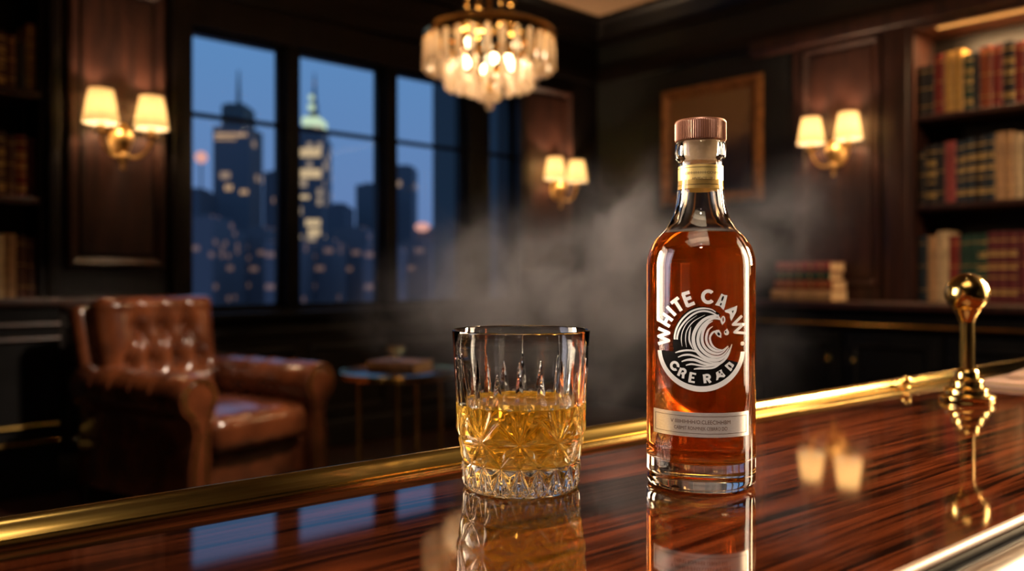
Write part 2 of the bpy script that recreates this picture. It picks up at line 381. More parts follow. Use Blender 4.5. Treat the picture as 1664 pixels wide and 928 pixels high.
def floorslab(name, z0, z1, m):
    mb = MB(); c = [wL(-7.3,.45,0), wL(.45,.45,0), wL(.45,-7.3,0), wL(-7.3,-7.3,0)]
    mb.add([(p[0],p[1],z0) for p in c]+[(p[0],p[1],z1) for p in c], [(0,3,2,1),(4,5,6,7),(0,1,5,4),(1,2,6,5),(2,3,7,6),(3,0,4,7)])
    return tag(mb.build(name, m, smooth=False), kind='structure')
floorslab('floor', -.05, 0, M['floor']); floorslab('ceiling', CEIL, CEIL+.05, M['ceiling'])
# crown mouldings
crown = [(0,0),(.14,0),(.135,-.03),(.10,-.05),(.085,-.09),(.05,-.13),(.03,-.17),(.03,-.21),(0,-.21)]
mb = MB(); mb.prism(crown, -7.0, -.001, lambda p,q,a: (a,-p,CEIL+q)); structL(mb, 'trim_1', M['wall'], ang=50)
mb = MB(); mb.prism(crown, .001, 7.0, lambda p,q,a: (a,-p,CEIL+q)); structR(mb, 'trim_2', M['wall'], ang=50)
# lower frieze rails
mb = MB(); mb.bbox(-7.0, -.03, -.03, .0, 2.66, 2.78, .008); structL(mb, 'trim_3', M['wall'])
mb = MB(); mb.bbox(.03, 7.0, -.03, .0, 2.66, 2.78, .008); structR(mb, 'trim_4', M['wall'])
for fn, nm, a0, a1 in ((structL, 'baseboard_left', BKx+.0, -.03), (structR, 'baseboard_right', .03, 1.5)):
    mb = MB(); mb.bbox(a0, a1, -.025, 0, 0, .16, .008); fn(mb, nm, M['wall'])
# window wall panel with the sconce
p0, p1 = aL(106), aL(268)
mb = MB(); mb.bbox(BKx, p0-.035, -.045, 0, 0, 2.66, .01); structL(mb, 'trim_5', M['wall'])
mb = MB(); moulding(mb, p0, p1, zL(185,436), 2.60, .06, .035); mb.box(p0+.075, p1-.075, -.012, 0, zL(185,436)+.075, 2.53); structL(mb, 'trim_6', M['wall_red'])
mb = MB(); mb.bbox(p1+.03, xw[0]-.03, -.045, 0, 0, 2.66, .01); structL(mb, 'trim_7', M['wall'])
mb = MB(); mb.bbox(p0-.03, p1+.03, -.04, 0, .90, .96, .012); structL(mb, 'trim_8', M['wall_red'])
mb = MB(); moulding(mb, p0, p1, .22, .82, .04, .025); structL(mb, 'trim_9', M['wall'])
# panel between windows and corner
q0, q1 = aL(846), aL(928)
mb = MB(); moulding(mb, q0, q1, 1.1, 2.55, .045, .028); mb.box(q0+.06, q1-.06, -.01, 0, 1.17, 2.48); structL(mb, 'trim_10', M['wall_red'])
mb = MB(); mb.bbox(xw[7]+.02, q0-.01, -.04, 0, 0, 2.66, .01); structL(mb, 'trim_11', M['wall'])
mb = MB(); mb.bbox(xw[0]-.02, -.02, -.02, 0, .70, .76, .01); structL(mb, 'trim_12', M['wall'])
for i in range(5):
    x0 = xw[0]+.05+i*.66; mb = MB(); moulding(mb, x0, x0+.56, .22, .64, .035, .02); structL(mb, 'trim_%d' % (13+i), M['wall'])
# right wall: red pilaster panels with sconce
r0, r1 = aR(1306), aR(1436)
mb = MB(); mb.box(r0-.06, BR0-.001, -.03, 0, .0, 2.66); structR(mb, 'trim_18', M['wall_red'], smooth=False)
mb = MB(); moulding(mb, r0, r1, 1.0, zR(1400,64), .05, .018, -.03); mb.box(r0+.065, r1-.065, -.042, -.03, 1.07, zR(1400,64)-.07); structR(mb, 'trim_19', M['wall_red'])
mb = MB(); mb.bbox(r1+.03, BR0, -.07, -.03, .9, 2.66, .01); structR(mb, 'trim_20', M['wall_red'])
mb = MB(); mb.bbox(r1-.9, BR1, -.09, 0, 2.60, 2.70, .012); structR(mb, 'trim_21', M['wall_red'])

# windows: each casement a structure with frame, bar and two panes
def window(n, x0, x1, zm):
    o = 0.02
    mb = MB(); y0, y1 = .04, .10; w = .028
    mb.bbox(x0-w, x0, y0, y1, WB-w, WT+w, .005); mb.bbox(x1, x1+w, y0, y1, WB-w, WT+w, .005)
    mb.bbox(x0, x1, y0, y1, WB-w, WB, .005); mb.bbox(x0, x1, y0, y1, WT, WT+w, .005)
    mb.bbox(x0, x1, .05, .085, zm-.013, zm+.013, .004)
    f = structL(mb, 'window_%d' % n, M['frame'])
    for (a, b) in ((WB, zm-.013), (zm+.013, WT)):
        p = MB(); p.box(x0, x1, .066, .071, a, b); p.build('pane', M['pane'], f, smooth=False)
window(1, xw[0], xw[1], WM); window(2, xw[2], xw[3], WM); window(3, xw[4], xw[5], WM); window(4, xw[6], xw[7], WM)
for i, (a, b) in enumerate(((xw[1]+.028, xw[2]-.028), (xw[3]+.028, xw[4]-.028), (xw[5]+.028, xw[6]-.028))):
    mb = MB(); mb.bbox(a, b, 0, .16, WB-.03, WT+.03, .006); structL(mb, 'trim_%d' % (22+i), M['frame'])
mb = MB(); mb.bbox(xw[0]-.06, xw[7]+.06, -.09, .04, WB-.085, WB-.045, .012); structL(mb, 'trim_25', M['frame'])

# ------------------------------------------------------------------ city outside
def tower(px0, px1, py, Y, m, label, steps=None, depth=6, group='city towers beyond the windows', extra=None):
    x0, x1 = (px0-832)/F*Y, (px1-832)/F*Y; zt = CAMZ+(450-py)/F*Y; g = -40
    o = empty('skyscraper', ((x0+x1)/2, Y+depth/2, g)); w = (x1-x0)/2; h = zt-g
    mb = MB(); mb.box(-w, w, -depth/2, depth/2, 0, h)
    mb.box(-w*.6, w*.6, -depth*.3, depth*.3, h, h+.35)
    mb.build('tower_block', m, o, smooth=False)
    if extra: extra(o, w, h, Y)
    tag(o, label, 'skyscraper', group); return o
px2m = lambda Y: Y/F
c_blue = city_mat('blue_glass_tower', (.075,.085,.105), thr=.97, seed=3.1, st=.34)
c_navy = city_mat('navy_tower', (.070,.075,.095), thr=.95, seed=8.3, st=.30, lit=(1.0,.55,.30))
c_warm = city_mat('lit_stone_tower', (.10,.10,.12), thr=.80, seed=5.5, st=.38, lit=(1.0,.70,.40), cell=(.7,.7,1.3))
c_low = city_mat('low_city_block', (.12,.105,.12), thr=.92, seed=1.7, st=.15, lit=(1.0,.52,.30), cell=(.9,.9,.6))
c_side = city_mat('dark_slate_facade', (.045,.06,.065), thr=1.2, seed=2.2, st=.1)
c_band = emis('lit_floor_band', (1.0,.70,.38), .80)
c_cool = emis('lit_crown_lantern', (.80,1.0,.66), .85)
c_amber = emis('lit_amber_windows', (1.0,.60,.32), .62)
c_pink = emis('warm_beacon', (1.0,.46,.36), .9)
Y = 110
def exA(o, w, h, Y):
    s = px2m(Y)
    mb = MB(); mb.box(-w*.62, w*.62, -2.4, 2.4, h, h+36*s); mb.box(-w*.5, w*.5, -2, 2, h+36*s, h+40*s); mb.build('crown', c_side, o, smooth=False)
    mb = MB(); mb.tube([(0,0,h+38*s),(0,0,h+70*s),(0,0,h+100*s)], [.3,.22,.1], 8); mb.build('antenna', c_side, o)
    for k, (a, b, dz, hh) in enumerate(((-.9,.9,-14*1,5),(-.9,.3,-21,3),(-.35,.1,-100,9),(.5,.95,-107,7),(-.2,.35,-172,10))):
        mb = MB(); n = max(2, int((b-a)*5)); 
        for i in range(n):
            u0 = a+(b-a)*i/n; mb.box(w*u0+.04, w*(u0+(b-a)/n)-.08, -3.08, -3.0, h+dz*s-hh*s/2, h+dz*s+hh*s/2)
        mb.build('lit_windows', c_amber, o, smooth=False)
tower(346, 405, 205, Y, c_blue, 'tall dark blue tower with stepped crown and antenna, seen through the first window', extra=exA)
def exE(o, w, h, Y):
    s = px2m(Y)
    mb = MB(); mb.box(-w*.8, w*.8, -2.6, 2.6, h, h+18*s); mb.build('setback', c_warm, o, smooth=False)
    mb = MB(); mb.rbox((0,0,h+27*s), (w*.74, 2.4, 8*s), .5, 2); mb.build('lantern', c_cool, o)
    mb = MB(); mb.box(-w*.26, w*.26, -1, 1, h+34*s, h+46*s); mb.box(-w*.16, w*.16, -.8, .8, h+46*s, h+62*s); mb.build('mast_base', c_navy, o, smooth=False)
    mb = MB(); mb.ball((0,-2,h+50*s), .5, 10); mb.ball((0,-2,h+66*s), .4, 10); mb.build('mast_lamp', c_cool, o)
    mb = MB(); mb.tube([(0,0,h+60*s),(0,0,h+85*s),(0,0,h+112*s)], [.35,.22,.08], 8); mb.build('spire', c_navy, o)
    for (a, b, dz, hh) in ((-.9,.9,-26,14),(-.9,.85,-60,14),(-.9,.0,-98,6),(-.3,.85,-140,11),(-.1,.85,-155,10),(-.9,.9,-230,7)):
        mb = MB(); n = max(2, int((b-a)*5))
        for i in range(n):
            u0 = a+(b-a)*i/n; mb.box(w*u0+.03, w*(u0+(b-a)/n)-.05, -3.08, -3.0, h+dz*s-hh*s/2, h+dz*s+hh*s/2)
        mb.build('lit_windows', c_band, o, smooth=False)
Y = 118
tower(482, 524, 222, Y, c_warm, 'slender lit stone tower with glowing crown and spire, seen through the second window', extra=exE)
def exPink(o, w, h, Y):
    s = px2m(Y); mb = MB(); mb.tube([(0,0,h),(0,0,h+58*s)], .12, 8); mb.build('mast', c_side, o)
    mb = MB(); mb.ball((0,0,h+58*s), .75, 12); mb.build('beacon', c_pink, o)
tower(300, 324, 308, 102, c_navy, 'low dark tower topped by a mast with a round pinkish beacon', extra=exPink)
tower(428, 466, 279, 127, c_navy, 'mid-height navy tower partly hidden by the first mullion')
tower(530, 561, 333, 104, c_navy, 'short dark tower standing just right of the lit spire tower')
tower(578, 624, 300, 112, c_blue, 'blue tower at the edge of the second window, left of the mullion')
tower(636, 671, 270, 120, c_blue, 'tall narrow dark tower at the left edge of the third window')
tower(672, 705, 372, 100, c_low, 'low block with red roof light in the third window', extra=lambda o,w,h,Y: MB().ball((-w*.1,-3.4,h+.2),.55,10,(1.6,1,1)).build('roof_light', c_pink, o))
tower(703, 900, 60, 48, c_side, 'broad dark slate facade close outside the third and fourth windows', depth=12)
lows = [(262,345,352),(322,372,372),(398,432,372),(430,486,392),(500,545,392),(540,596,372),(590,650,402),(640,700,395)]
names = ['at the far left of the first window', 'in front of the antenna tower', 'between the antenna tower and the first mullion', 'behind the first mullion', 'below the lit spire tower', 'at the middle of the second window', 'behind the second mullion', 'at the foot of the third window']
for i, (a, b, y) in enumerate(lows):
    tower(a, b, y, 78+7*(i % 3), c_low, 'low city block with scattered reddish lights '+names[i], group='low city blocks beyond the windows')

# ------------------------------------------------------------------ bar
A1, A2 = at(0, 842, BARZ+.012), at(1230, 651, BARZ+.012)
D = Vector((A2.x-A1.x, A2.y-A1.y)).normalized(); PN = Vector((D.y, -D.x))
BANG = math.atan2(D.y, D.x)
pB = A1.x*PN.x+A1.y*PN.y; fr = at(1664, 839, BARZ); pF = fr.x*PN.x+fr.y*PN.y; st = at(0, 890, BARZ); pS = st.x*PN.x+st.y*PN.y
# bar local frame: origin at (t=0,p=pB) ; x along, y = -(p-pB) i.e. toward room; camera side is -y
O2 = Vector((A1.x, A1.y)) 
BW = pF-pB; SW = pS-pB
bar = empty('bar_counter', (O2.x, O2.y, 0), BANG)
tag(bar, 'long polished mahogany bar top with raised brass rail and rounded front edge', 'bar')
X0, X1 = -.75, 2.6
mb = MB(); mb.box(X0, X1, -BW+.002, -.004, BARZ-.035, BARZ); mb.build('bar_top', M['bar_wood'], bar, smooth=False)
rail = [(.004,-.03),(.004,.008),(.0025,.0115),(0,.0125),(-.0025,.0118),(-.0045,.009),(-.0075,.0045),(-.0095,.0030),(-.0105,.0018),(-.0115,.0030),(-.0130,.0034),(-SW+.002,.0026),(-SW,.0012),(-SW,.0002),(-.006,.0002),(-.003,-.03)]
mb = MB(); mb.prism(rail, X0, X1, lambda p,q,a: (a,p,BARZ+q)); mb.build('brass_rail', M['brass_rail'], bar, ang=40)
# front: pale bead, groove, bullnose
bead = [(-BW+.0035*math.cos(t)-.0, -.0015+.0030*math.sin(t)) for t in [i*PI/8 for i in range(16)]]
mb = MB(); mb.prism(bead, X0, X1, lambda p,q,a: (a,p,BARZ+q)); mb.build('edge_bead', M['chrome'], bar, ang=60)
mb = MB(); mb.box(X0, X1, -BW-.02, -BW+.002, BARZ-.035, BARZ-.012); mb.build('groove_strip', M['black_fabric'], bar, smooth=False)
bn = [(-BW-.021+.0165*math.cos(t), -.018+.0165*math.sin(t)) for t in [i*PI/14 for i in range(28)]]
mb = MB(); mb.prism(bn, X0, X1, lambda p,q,a: (a,p,BARZ+q)); mb.build('bullnose', M['bar_side'], bar, ang=60)
mb = MB(); mb.box(X0+.03, X1-.03, -BW+.03, -.03, .0, BARZ-.035); mb.build('bar_base', M['bar_side'], bar, smooth=False)
def barxy(px, py): 
    p = at(px, py, BARZ); return p

# ------------------------------------------------------------------ bottle
BOT = (0.1312, 0.583)
BFACE = math.atan2(BOT[0], BOT[1])       # turned to the viewer
RB = .0370
k = 4.283e-4
bot = empty('whiskey_bottle', (BOT[0], BOT[1], BARZ+.0003), -BFACE)
tag(bot, 'clear glass bottle of amber whiskey with white wave emblem and brown cap', 'bottle')
def Zc(y): return (CAMZ-BARZ)-(y-450)*k
outer = [(0.0,.0015),(.024,.0015),(.030,.0004),(.0335,.0),(.0358,.0012),(.0368,.0035),(RB,.0065),(RB,.03),(RB,.08),(RB,.13),(RB,.1500),(.0366,.1555),(.0354,.1605),(.0336,.1650),(.0308,.1692),(.0275,.1725),(.0240,.1762),(.0212,.1805),(.0190,.1855),(.0174,.1915),(.0163,.198),(.0156,.206),(.0152,.2125),(.0150,.220),(.0150,.2222),(.0157,.2236),(.0168,.2246),(.0172,.2265),(.01735,.2300),(.0172,.2345),(.0166,.2358),(.0150,.2362)]
inner = [(.0122,.2362),(.0120,.2300),(.0120,.2200),(.0122,.2100),(.0128,.2020),(.0138,.1950),(.0152,.1890),(.0172,.1835),(.0200,.1790),(.0238,.1745),(.0275,.1700),(.0302,.1660),(.0322,.1610),(.0334,.1555),(.0340,.1500),(.0341,.13),(.0341,.08),(.0341,.030),(.0338,.0230),(.0325,.0198),(.029,.0182),(.018,.0172),(0.0,.0168)]
mb = MB(); mb.lathe(outer+inner, 96); mb.build('glass_body', M['clear_glass'], bot, ang=60)
liq = [(0.0,.0167),(.018,.0171),(.0291,.0181),(.0327,.0197),(.0340,.0230),(.0343,.030),(.0343,.08),(.0343,.13),(.0342,.1500),(.0336,.1555),(.0324,.1610),(.0304,.1660),(.0277,.1700),(.0256,.1724),(.0250,.1722),(.0,.1720)]
mb = MB(); mb.lathe(liq, 96); mb.build('whiskey', M['whisky_bottle'], bot, ang=40)
# cap with fine vertical ridges, cork stopper
rows = []
n = 144
capp = [(0.0,.2366,0),(.0150,.2366,0),(.0172,.2370,1),(.0176,.2380,1),(.0176,.2490,1),(.0174,.2502,1),(.0168,.2510,0),(.0140,.2513,0),(0.0,.2514,0)]
for (r, z, rg) in capp:
    rows.append([((r-(.00045 if (j % 2 and rg) else 0))*math.cos(2*PI*j/n), (r-(.00045 if (j % 2 and rg) else 0))*math.sin(2*PI*j/n), z) for j in range(n+1)])
mb = MB(); mb.grid(rows); mb.build('cap', M['copper_cap'], bot, ang=50)
mb = MB(); mb.lathe([(0.0,.2225),(.0108,.2225),(.0117,.2232),(.0118,.2366),(0.0,.2366)], 48); mb.build('cork', M['cork'], bot)
def cyl_sheet(R, x0, x1, z0, z1, off=.0002, nx=48, nz=2):
    mb = MB(); rr = []
    for s_, r in ((0, R+off), (1, R+.00002)):
        rows = [[((r)*math.sin(a), -(r)*math.cos(a), z) for a in [math.asin(max(-1,min(1,x0/R)))+(math.asin(max(-1,min(1,x1/R)))-math.asin(max(-1,min(1,x0/R))))*i/nx for i in range(nx+1)]] for z in [z0+(z1-z0)*j/nz for j in range(nz+1)]]
        mb.grid(rows)
    return mb
# neck band
nb = empty('tmp'); bpy.data.objects.remove(nb)
mb = MB(); mb.lathe([(.01525,.2030),(.01545,.2032),(.01540,.2110),(.01535,.2190),(.01515,.2192)], 64)
band = mb.build('neck_label', M['gold_label'], bot); band['label'] = 'gold foil neck band with brown lettering'
for zz in (.2055, .2172):
    mb = MB(); mb.lathe([(.0154,zz),(.01552,zz+.0001),(.01552,zz+.0003),(.0154,zz+.0004)], 64); mb.build('band_line', M['engrave'], band)

def text_tris(s, size, bold=0.0):
    cu = bpy.data.curves.new('t', 'FONT'); cu.body = s; cu.size = size; cu.offset = bold; cu.resolution_u = 3
    cu.align_x = 'CENTER'; cu.align_y = 'CENTER'
    o = bpy.data.objects.new('t', cu); COL.objects.link(o)
    bpy.context.view_layer.update()
    dg = bpy.context.evaluated_depsgraph_get(); me = bpy.data.meshes.new_from_object(o.evaluated_get(dg))
    vs = [tuple(v.co) for v in me.vertices]; fs = [tuple(p.vertices) for p in me.polygons]
    bpy.data.objects.remove(o); bpy.data.curves.remove(cu); bpy.data.meshes.remove(me)
    return vs, fs
def on_cyl(R, x, z, off): a = math.asin(max(-.999, min(.999, x/R))); return ((R+off)*math.sin(a), -(R+off)*math.cos(a), z)
def label_text(s, size, R, zc, parent, name, off=.0004, sx=1.0, m='engrave', x0=0, bold=0):
    vs, fs = text_tris(s, size, bold); w = MB()
    if not vs: return
    w.add([on_cyl(R, v[0]*sx+x0, v[1]+zc, off) for v in vs], fs); return w.build(name, M[m], parent, smooth=False, fixn=False)
label_text('((IILBEHHHHHHHHOONMM', .0026, .01535, .2135, band, 'band_lettering', .0003, .78)
label_text('APVPEHTELLEP', .0025, .01535, .2095, band, 'band_lettering', .0003, .82, x0=.0012)
# silver plaque
zt, zb = .143-(672-450)*.4013e-3, .143-(712-450)*.4013e-3
mb = cyl_sheet(RB, -.0308, .0308, zb, zt, .00035); pl = mb.build('front_label', M['silver_label'], bot, fixn=False)
pl['label'] = 'silver rectangular label with engraved border'
bw = .00022
for (xa, xb, za, zc_) in ((-.0295,.0295,zt-.0026,zt-.0023),(-.0295,.0295,zb+.0023,zb+.0026),(-.0295,-.0292,zb+.0023,zt-.0023),(.0292,.0295,zb+.0023,zt-.0023)):
    cyl_sheet(RB, xa, xb, za, zc_, .00045, nx=40, nz=1).build('border_line', M['engrave'], pl, fixn=False)
label_text('V IIIIHIHHH/O.CLEECIHHBM', .0036, RB, (zt+zb)/2+.0018, pl, 'label_lettering', .0005, .86)
label_text('CABMIT RONMNEK CEBRRO DO', .0033, RB, (zt+zb)/2-.0024, pl, 'label_lettering', .0005, .70)
# ---- emblem (coordinates: drawing units, 10.31 per photo pixel)
def L(X, Yy): return ((1060+X/10.31-1138.5)*RB/92.5, .143-(465+Yy/10.31-450)*.4013e-3)
def cat(pts, n=8):
    out = []; P = [pts[0]]+list(pts)+[pts[-1]]
    for i in range(1, len(P)-2):
        for j in range(n):
            t = j/n; a, b, c, d = P[i-1], P[i], P[i+1], P[i+2]
            out.append(tuple(.5*((2*b[q])+(-a[q]+c[q])*t+(2*a[q]-5*b[q]+4*c[q]-d[q])*t*t+(-a[q]+3*b[q]-3*c[q]+d[q])*t**3) for q in (0,1)))
    out.append(tuple(pts[-1])); return out
emb = MB(); ink = MB()
def ribbon(mb, pts, w, t0=.35, t1=.15, off=.00042, smooth=True):
    P = cat(pts) if smooth else pts; n = len(P); A, B = [], []
    for i, p in enumerate(P):
        a = P[max(0,i-1)]; b = P[min(n-1,i+1)]; d = Vector((b[0]-a[0], b[1]-a[1])).normalized(); nn = Vector((-d.y, d.x))
        u = i/(n-1); f = (t0+(1-t0)*min(1,u/.22))*(t1+(1-t1)*min(1,(1-u)/.3)); h = w/2*f
        A.append((p[0]+nn.x*h, p[1]+nn.y*h)); B.append((p[0]-nn.x*h, p[1]-nn.y*h))
    mb.grid([[on_cyl(RB, *L(*q), off) for q in A], [on_cyl(RB, *L(*q), off) for q in B]])
def poly(mb, pts, off=.00042):
    tri = tessellate_polygon([[Vector((p[0], p[1], 0)) for p in pts]])
    mb.add([on_cyl(RB, *L(*p), off) for p in pts], list(tri))
def stroke(mb, p, q, w=60, off=.00042):
    d = Vector((q[0]-p[0], q[1]-p[1])).normalized(); nn = Vector((-d.y, d.x))*w/2
    poly(mb, [(p[0]+nn.x,p[1]+nn.y),(q[0]+nn.x,q[1]+nn.y),(q[0]-nn.x,q[1]-nn.y),(p[0]-nn.x,p[1]-nn.y)], off)
def zig(mb, pts, w, off=.00042):
    for i in range(len(pts)-1): stroke(mb, pts[i], pts[i+1], w, off)
    for p in pts[1:-1]: poly(mb, [(p[0]+w/2*math.cos(t), p[1]+w/2*math.sin(t)) for t in [j*PI/5 for j in range(10)]], off+.00001)
def arc(mb, c, rx, ry, w, a0, a1, n=24, off=.00042, wy=None):
    wy = wy or w
    P = [[], []]
    for i in range(n+1):
        a = R_(a0+(a1-a0)*i/n)
        P[0].append(on_cyl(RB, *L(c[0]+rx*math.cos(a), c[1]+ry*math.sin(a)), off)); P[1].append(on_cyl(RB, *L(c[0]+(rx-w)*math.cos(a), c[1]+(ry-wy)*math.sin(a)), off))
    mb.grid(P)
def disc(mb, c, rx, ry=None, off=.00055, rot=0):
    ry = ry or rx; poly(mb, [(c[0]+rx*math.cos(t)*math.cos(rot)-ry*math.sin(t)*math.sin(rot), c[1]+rx*math.cos(t)*math.sin(rot)+ry*math.sin(t)*math.cos(rot)) for t in [j*PI/8 for j in range(16)]], off)
zig(emb, [(100,742),(285,810),(110,880),(282,942),(98,1012)], 58)
for p, q in (((180,480),(350,598)),((118,598),(302,700)),((268,540),(214,650)),((250,360),(400,508)),((322,303),(448,203)),((384,252),(497,428)),
             ((520,140),(600,350)),((505,150),(632,108)),((545,240),(658,200)),((585,345),(715,290))): stroke(emb, p, q, 58)
arc(emb, (935,185), 118, 125, 60, 40, 318)
poly(emb, [(1150,130),(1195,155),(1248,160),(1205,345),(1185,412),(1150,375),(1125,345),(1042,325),(1075,275)])
disc(ink, (1166,215), 16, 45, rot=.35); disc(ink, (1138,310), 13, 25, rot=.35)
poly(emb, [(1412,335),(1395,440),(1310,597),(1292,550),(1285,480),(1262,460),(1212,445),(1198,415),(1300,375)])
poly(ink, [(1318,428),(1350,416),(1333,468)], .00055)
zig(emb, [(1490,510),(1340,655),(1515,655),(1365,785),(1550,808)], 46)
arc(emb, (1493,981), 30, 34, 9, 0, 360); zig(emb, [(1485,1000),(1485,965),(1503,972),(1490,984),(1505,1000)], 8)
D2 = 876
arc(emb, (385,490+D2), 80, 84, 44, 60, 375)
stroke(emb, (498,515+D2), (443,652+D2), 44); arc(emb, (522,572+D2), 60, 58, 40, -120, 130); stroke(emb, (530,610+D2), (522,692+D2), 42)
stroke(emb, (655,585+D2), (630,740+D2), 44)
for p, q in (((640,592+D2),(738,610+D2)),((632,665+D2),(708,675+D2)),((612,735+D2),(716,748+D2))): stroke(emb, p, q, 32)
stroke(emb, (868,610+D2), (885,758+D2), 46); arc(emb, (915,652+D2), 62, 52, 38, -130, 120); stroke(emb, (920,680+D2), (972,748+D2), 42)
poly(emb, [(1058,578+D2),(1150,525+D2),(1165,570+D2),(1215,630+D2),(1195,660+D2),(1130,655+D2),(1105,665+D2),(1095,700+D2),(1065,710+D2),(1070,640+D2)])
disc(ink, (1115,572+D2), 14, 22, rot=-.5); disc(ink, (1156,606+D2), 14, 11)
poly(emb, [(1198,465+D2),(1278,398+D2),(1357,458+D2),(1347,488+D2),(1320,512+D2),(1325,535+D2),(1300,565+D2)])
disc(ink, (1285,478+D2), 40, 16, rot=.7)
arc(emb, (813,1075), 725, 706, 70, 176.2-0, 3.8, n=64, wy=94)
for pts, w, a, b in (
 ([(385,915),(386,850),(420,720),(500,580),(620,460),(740,400),(860,380),(980,395),(1055,442)], 30, 1, .5),
 ([(425,915),(430,850),(470,730),(560,600),(680,490),(800,432),(920,430),(1030,470),(1120,540),(1155,640)], 30, 1, .4),
 ([(510,1030),(495,900),(520,760),(600,620),(750,500)], 14, .2, .2),
 ([(582,1040),(565,900),(590,750),(700,600),(885,490)], 15, .2, .2),
 ([(690,1070),(630,930),(632,800),(655,690)], 28, .3, .1),
 ([(1110,500),(960,522),(830,600),(730,740),(692,880),(715,1020),(790,1140),(920,1225),(1080,1245),(1200,1190),(1285,1080),(1320,985)], 56, .6, .2),
 ([(1130,560),(1010,548),(880,640),(800,760),(768,900),(795,1020),(875,1120),(990,1185),(1110,1190),(1200,1140),(1275,1040)], 52, .6, .2),
 ([(1010,590),(920,650),(855,760),(835,900),(865,1010),(945,1095),(1060,1140),(1160,1120),(1262,1020)], 46, .2, .2),
 ([(1010,680),(940,740),(905,850),(912,950),(970,1040),(1070,1092),(1170,1080),(1256,1010)], 40, .2, .2),
 ([(1100,755),(1020,775),(970,840),(965,910),(1000,1000),(1070,1055),(1160,1075)], 34, .5, .2),
 ([(395,1141),(480,1110),(600,1090),(720,1102),(800,1160)], 30, .4, .5),
 ([(440,1215),(530,1175),(640,1165),(760,1200),(870,1250),(1000,1290),(1110,1285)], 32, .5, .5),
 ([(500,1285),(600,1250),(720,1250),(860,1300),(1000,1325),(1140,1290),(1250,1180),(1310,1020)], 44, .4, .3),
 ([(570,1345),(660,1320),(780,1335),(900,1350),(1080,1330)], 30, .5, .4),
 ([(700,1403),(800,1388),(930,1385),(1060,1355),(1200,1250)], 34, .4, .3)):
    ribbon(emb, pts, w, a, b)
arc(emb, (1178,568), 36, 62, 24, 0, 360); poly(emb, [(1125,560),(1160,610),(1195,620),(1162,662),(1135,600)])
poly(emb, [(1040,790),(1060,740),(1110,738),(1148,800),(1147,878),(1085,848)]); disc(ink, (1103,808), 20, 30, rot=-.5)
disc(emb, (1232,786), 42, 46, off=.00042); poly(emb, [(1215,750),(1240,715),(1262,760)]); disc(ink, (1215,776), 13, 16)
def fillgrid(mb, inside, x0, x1, y0, y1, stp=14, off=.00022):
    nx, ny = int((x1-x0)/stp), int((y1-y0)/stp)
    vs, fs, idx = [], [], {}
    def vid(i, j):
        if (i, j) not in idx: idx[(i, j)] = len(vs); vs.append(on_cyl(RB, *L(x0+i*stp, y0+j*stp), off))
        return idx[(i, j)]
    for i in range(nx):
        for j in range(ny):
            if inside(x0+(i+.5)*stp, y0+(j+.5)*stp): fs.append((vid(i,j),vid(i+1,j),vid(i+1,j+1),vid(i,j+1)))
    mb.add(vs, fs)
bk = MB()
def ins(x, y):
    if y > 1121: return (x < 900 or y > 1121+(x-900)*.34) and ((x-813)/690)**2+((y-1075)/650)**2 < 1 and not (((x-1110)/150)**2+((y-960)/150)**2 < 1)
    return ((x-830)/480)**2+((y-960)/610)**2 < 1 and ((x-1160)/330)**2+((y-900)/420)**2 > .9
fillgrid(bk, ins, 100, 1530, 340, 1760, 10)
e1 = bk.build('emblem_backing', M['black_ink'], bot, smooth=False, fixn=False)
e2 = emb.build('wave_emblem', M['white_ink'], bot, smooth=False, fixn=False); e2['label'] = 'white printed wave roundel with lettering'
ink.build('emblem_counters', M['black_ink'], e2, smooth=False, fixn=False)

# ------------------------------------------------------------------ cut crystal tumbler
TUM = (0.0062, 0.577)
tum = empty('whiskey_tumbler', (TUM[0], TUM[1], BARZ+.0003), R_(-2))
tag(tum, 'cut crystal tumbler half full of amber whiskey, standing left of the bottle', 'glass')
H = .1060
def rout(z):
    pts = [(0,.0385),(.003,.0405),(.018,.0415),(.0305,.0424),(.034,.0432),(.045,.0440),(.060,.0448),(.085,.0462),(.106,.0474)]
    for (a, ra), (b, rb) in zip(pts, pts[1:]):
        if z <= b: return ra+(rb-ra)*(z-a)/(b-a)
    return pts[-1][1]
NT, NZ = 900, 190
th = np.arange(NT+1)/NT*2*PI; zz = np.concatenate([np.linspace(0, .064, 210), np.linspace(.0645, H, 70)])
TH, ZZ = np.meshgrid(th, zz); RR = np.vectorize(rout)(ZZ)
per = 2*PI/10; R0 = .043
u = ((TH+PI/2+per/2) % per-per/2)*R0            # arc coordinate centred on star column
hw = per/2*R0
def seg(ax, az, bx, bz):
    dx, dz = bx-ax, bz-az; t = np.clip(((u-ax)*dx+(ZZ-az)*dz)/(dx*dx+dz*dz), 0, 1)
    return np.hypot(u-ax-t*dx, ZZ-az-t*dz)
Dm = np.full(u.shape, 1.0)
zs, zt_, zb_ = .0350, .0500, .0200
for sgn in (-1, 1):
    for sg2 in (0,):
        Dm = np.minimum(Dm, seg(0, zs, sgn*hw, zt_)); Dm = np.minimum(Dm, seg(0, zs, sgn*hw, zb_))
        Dm = np.minimum(Dm, seg(0, zs, sgn*hw*.45, .056)*1.3)
Dm = np.minimum(Dm, seg(0, zb_, 0, .058)); Dm = np.minimum(Dm, seg(-hw, zs, hw, zs)*1.1)
Dm = np.minimum(Dm, seg(-hw, .0185, hw, .0185))
low = np.full(u.shape, 1.0)
for sgn in (-1, 1):
    low = np.minimum(low, seg(0, .0185, sgn*hw*.55, .002)); low = np.minimum(low, seg(sgn*hw, .0185, sgn*hw*.45, .002)*1.05)
    low = np.minimum(low, seg(sgn*hw, .002, sgn*hw, .0185))
low = np.minimum(low, seg(0, .002, 0, .0185)*1.0)
Dm = np.where(ZZ < .0185, np.minimum(Dm, low), Dm)
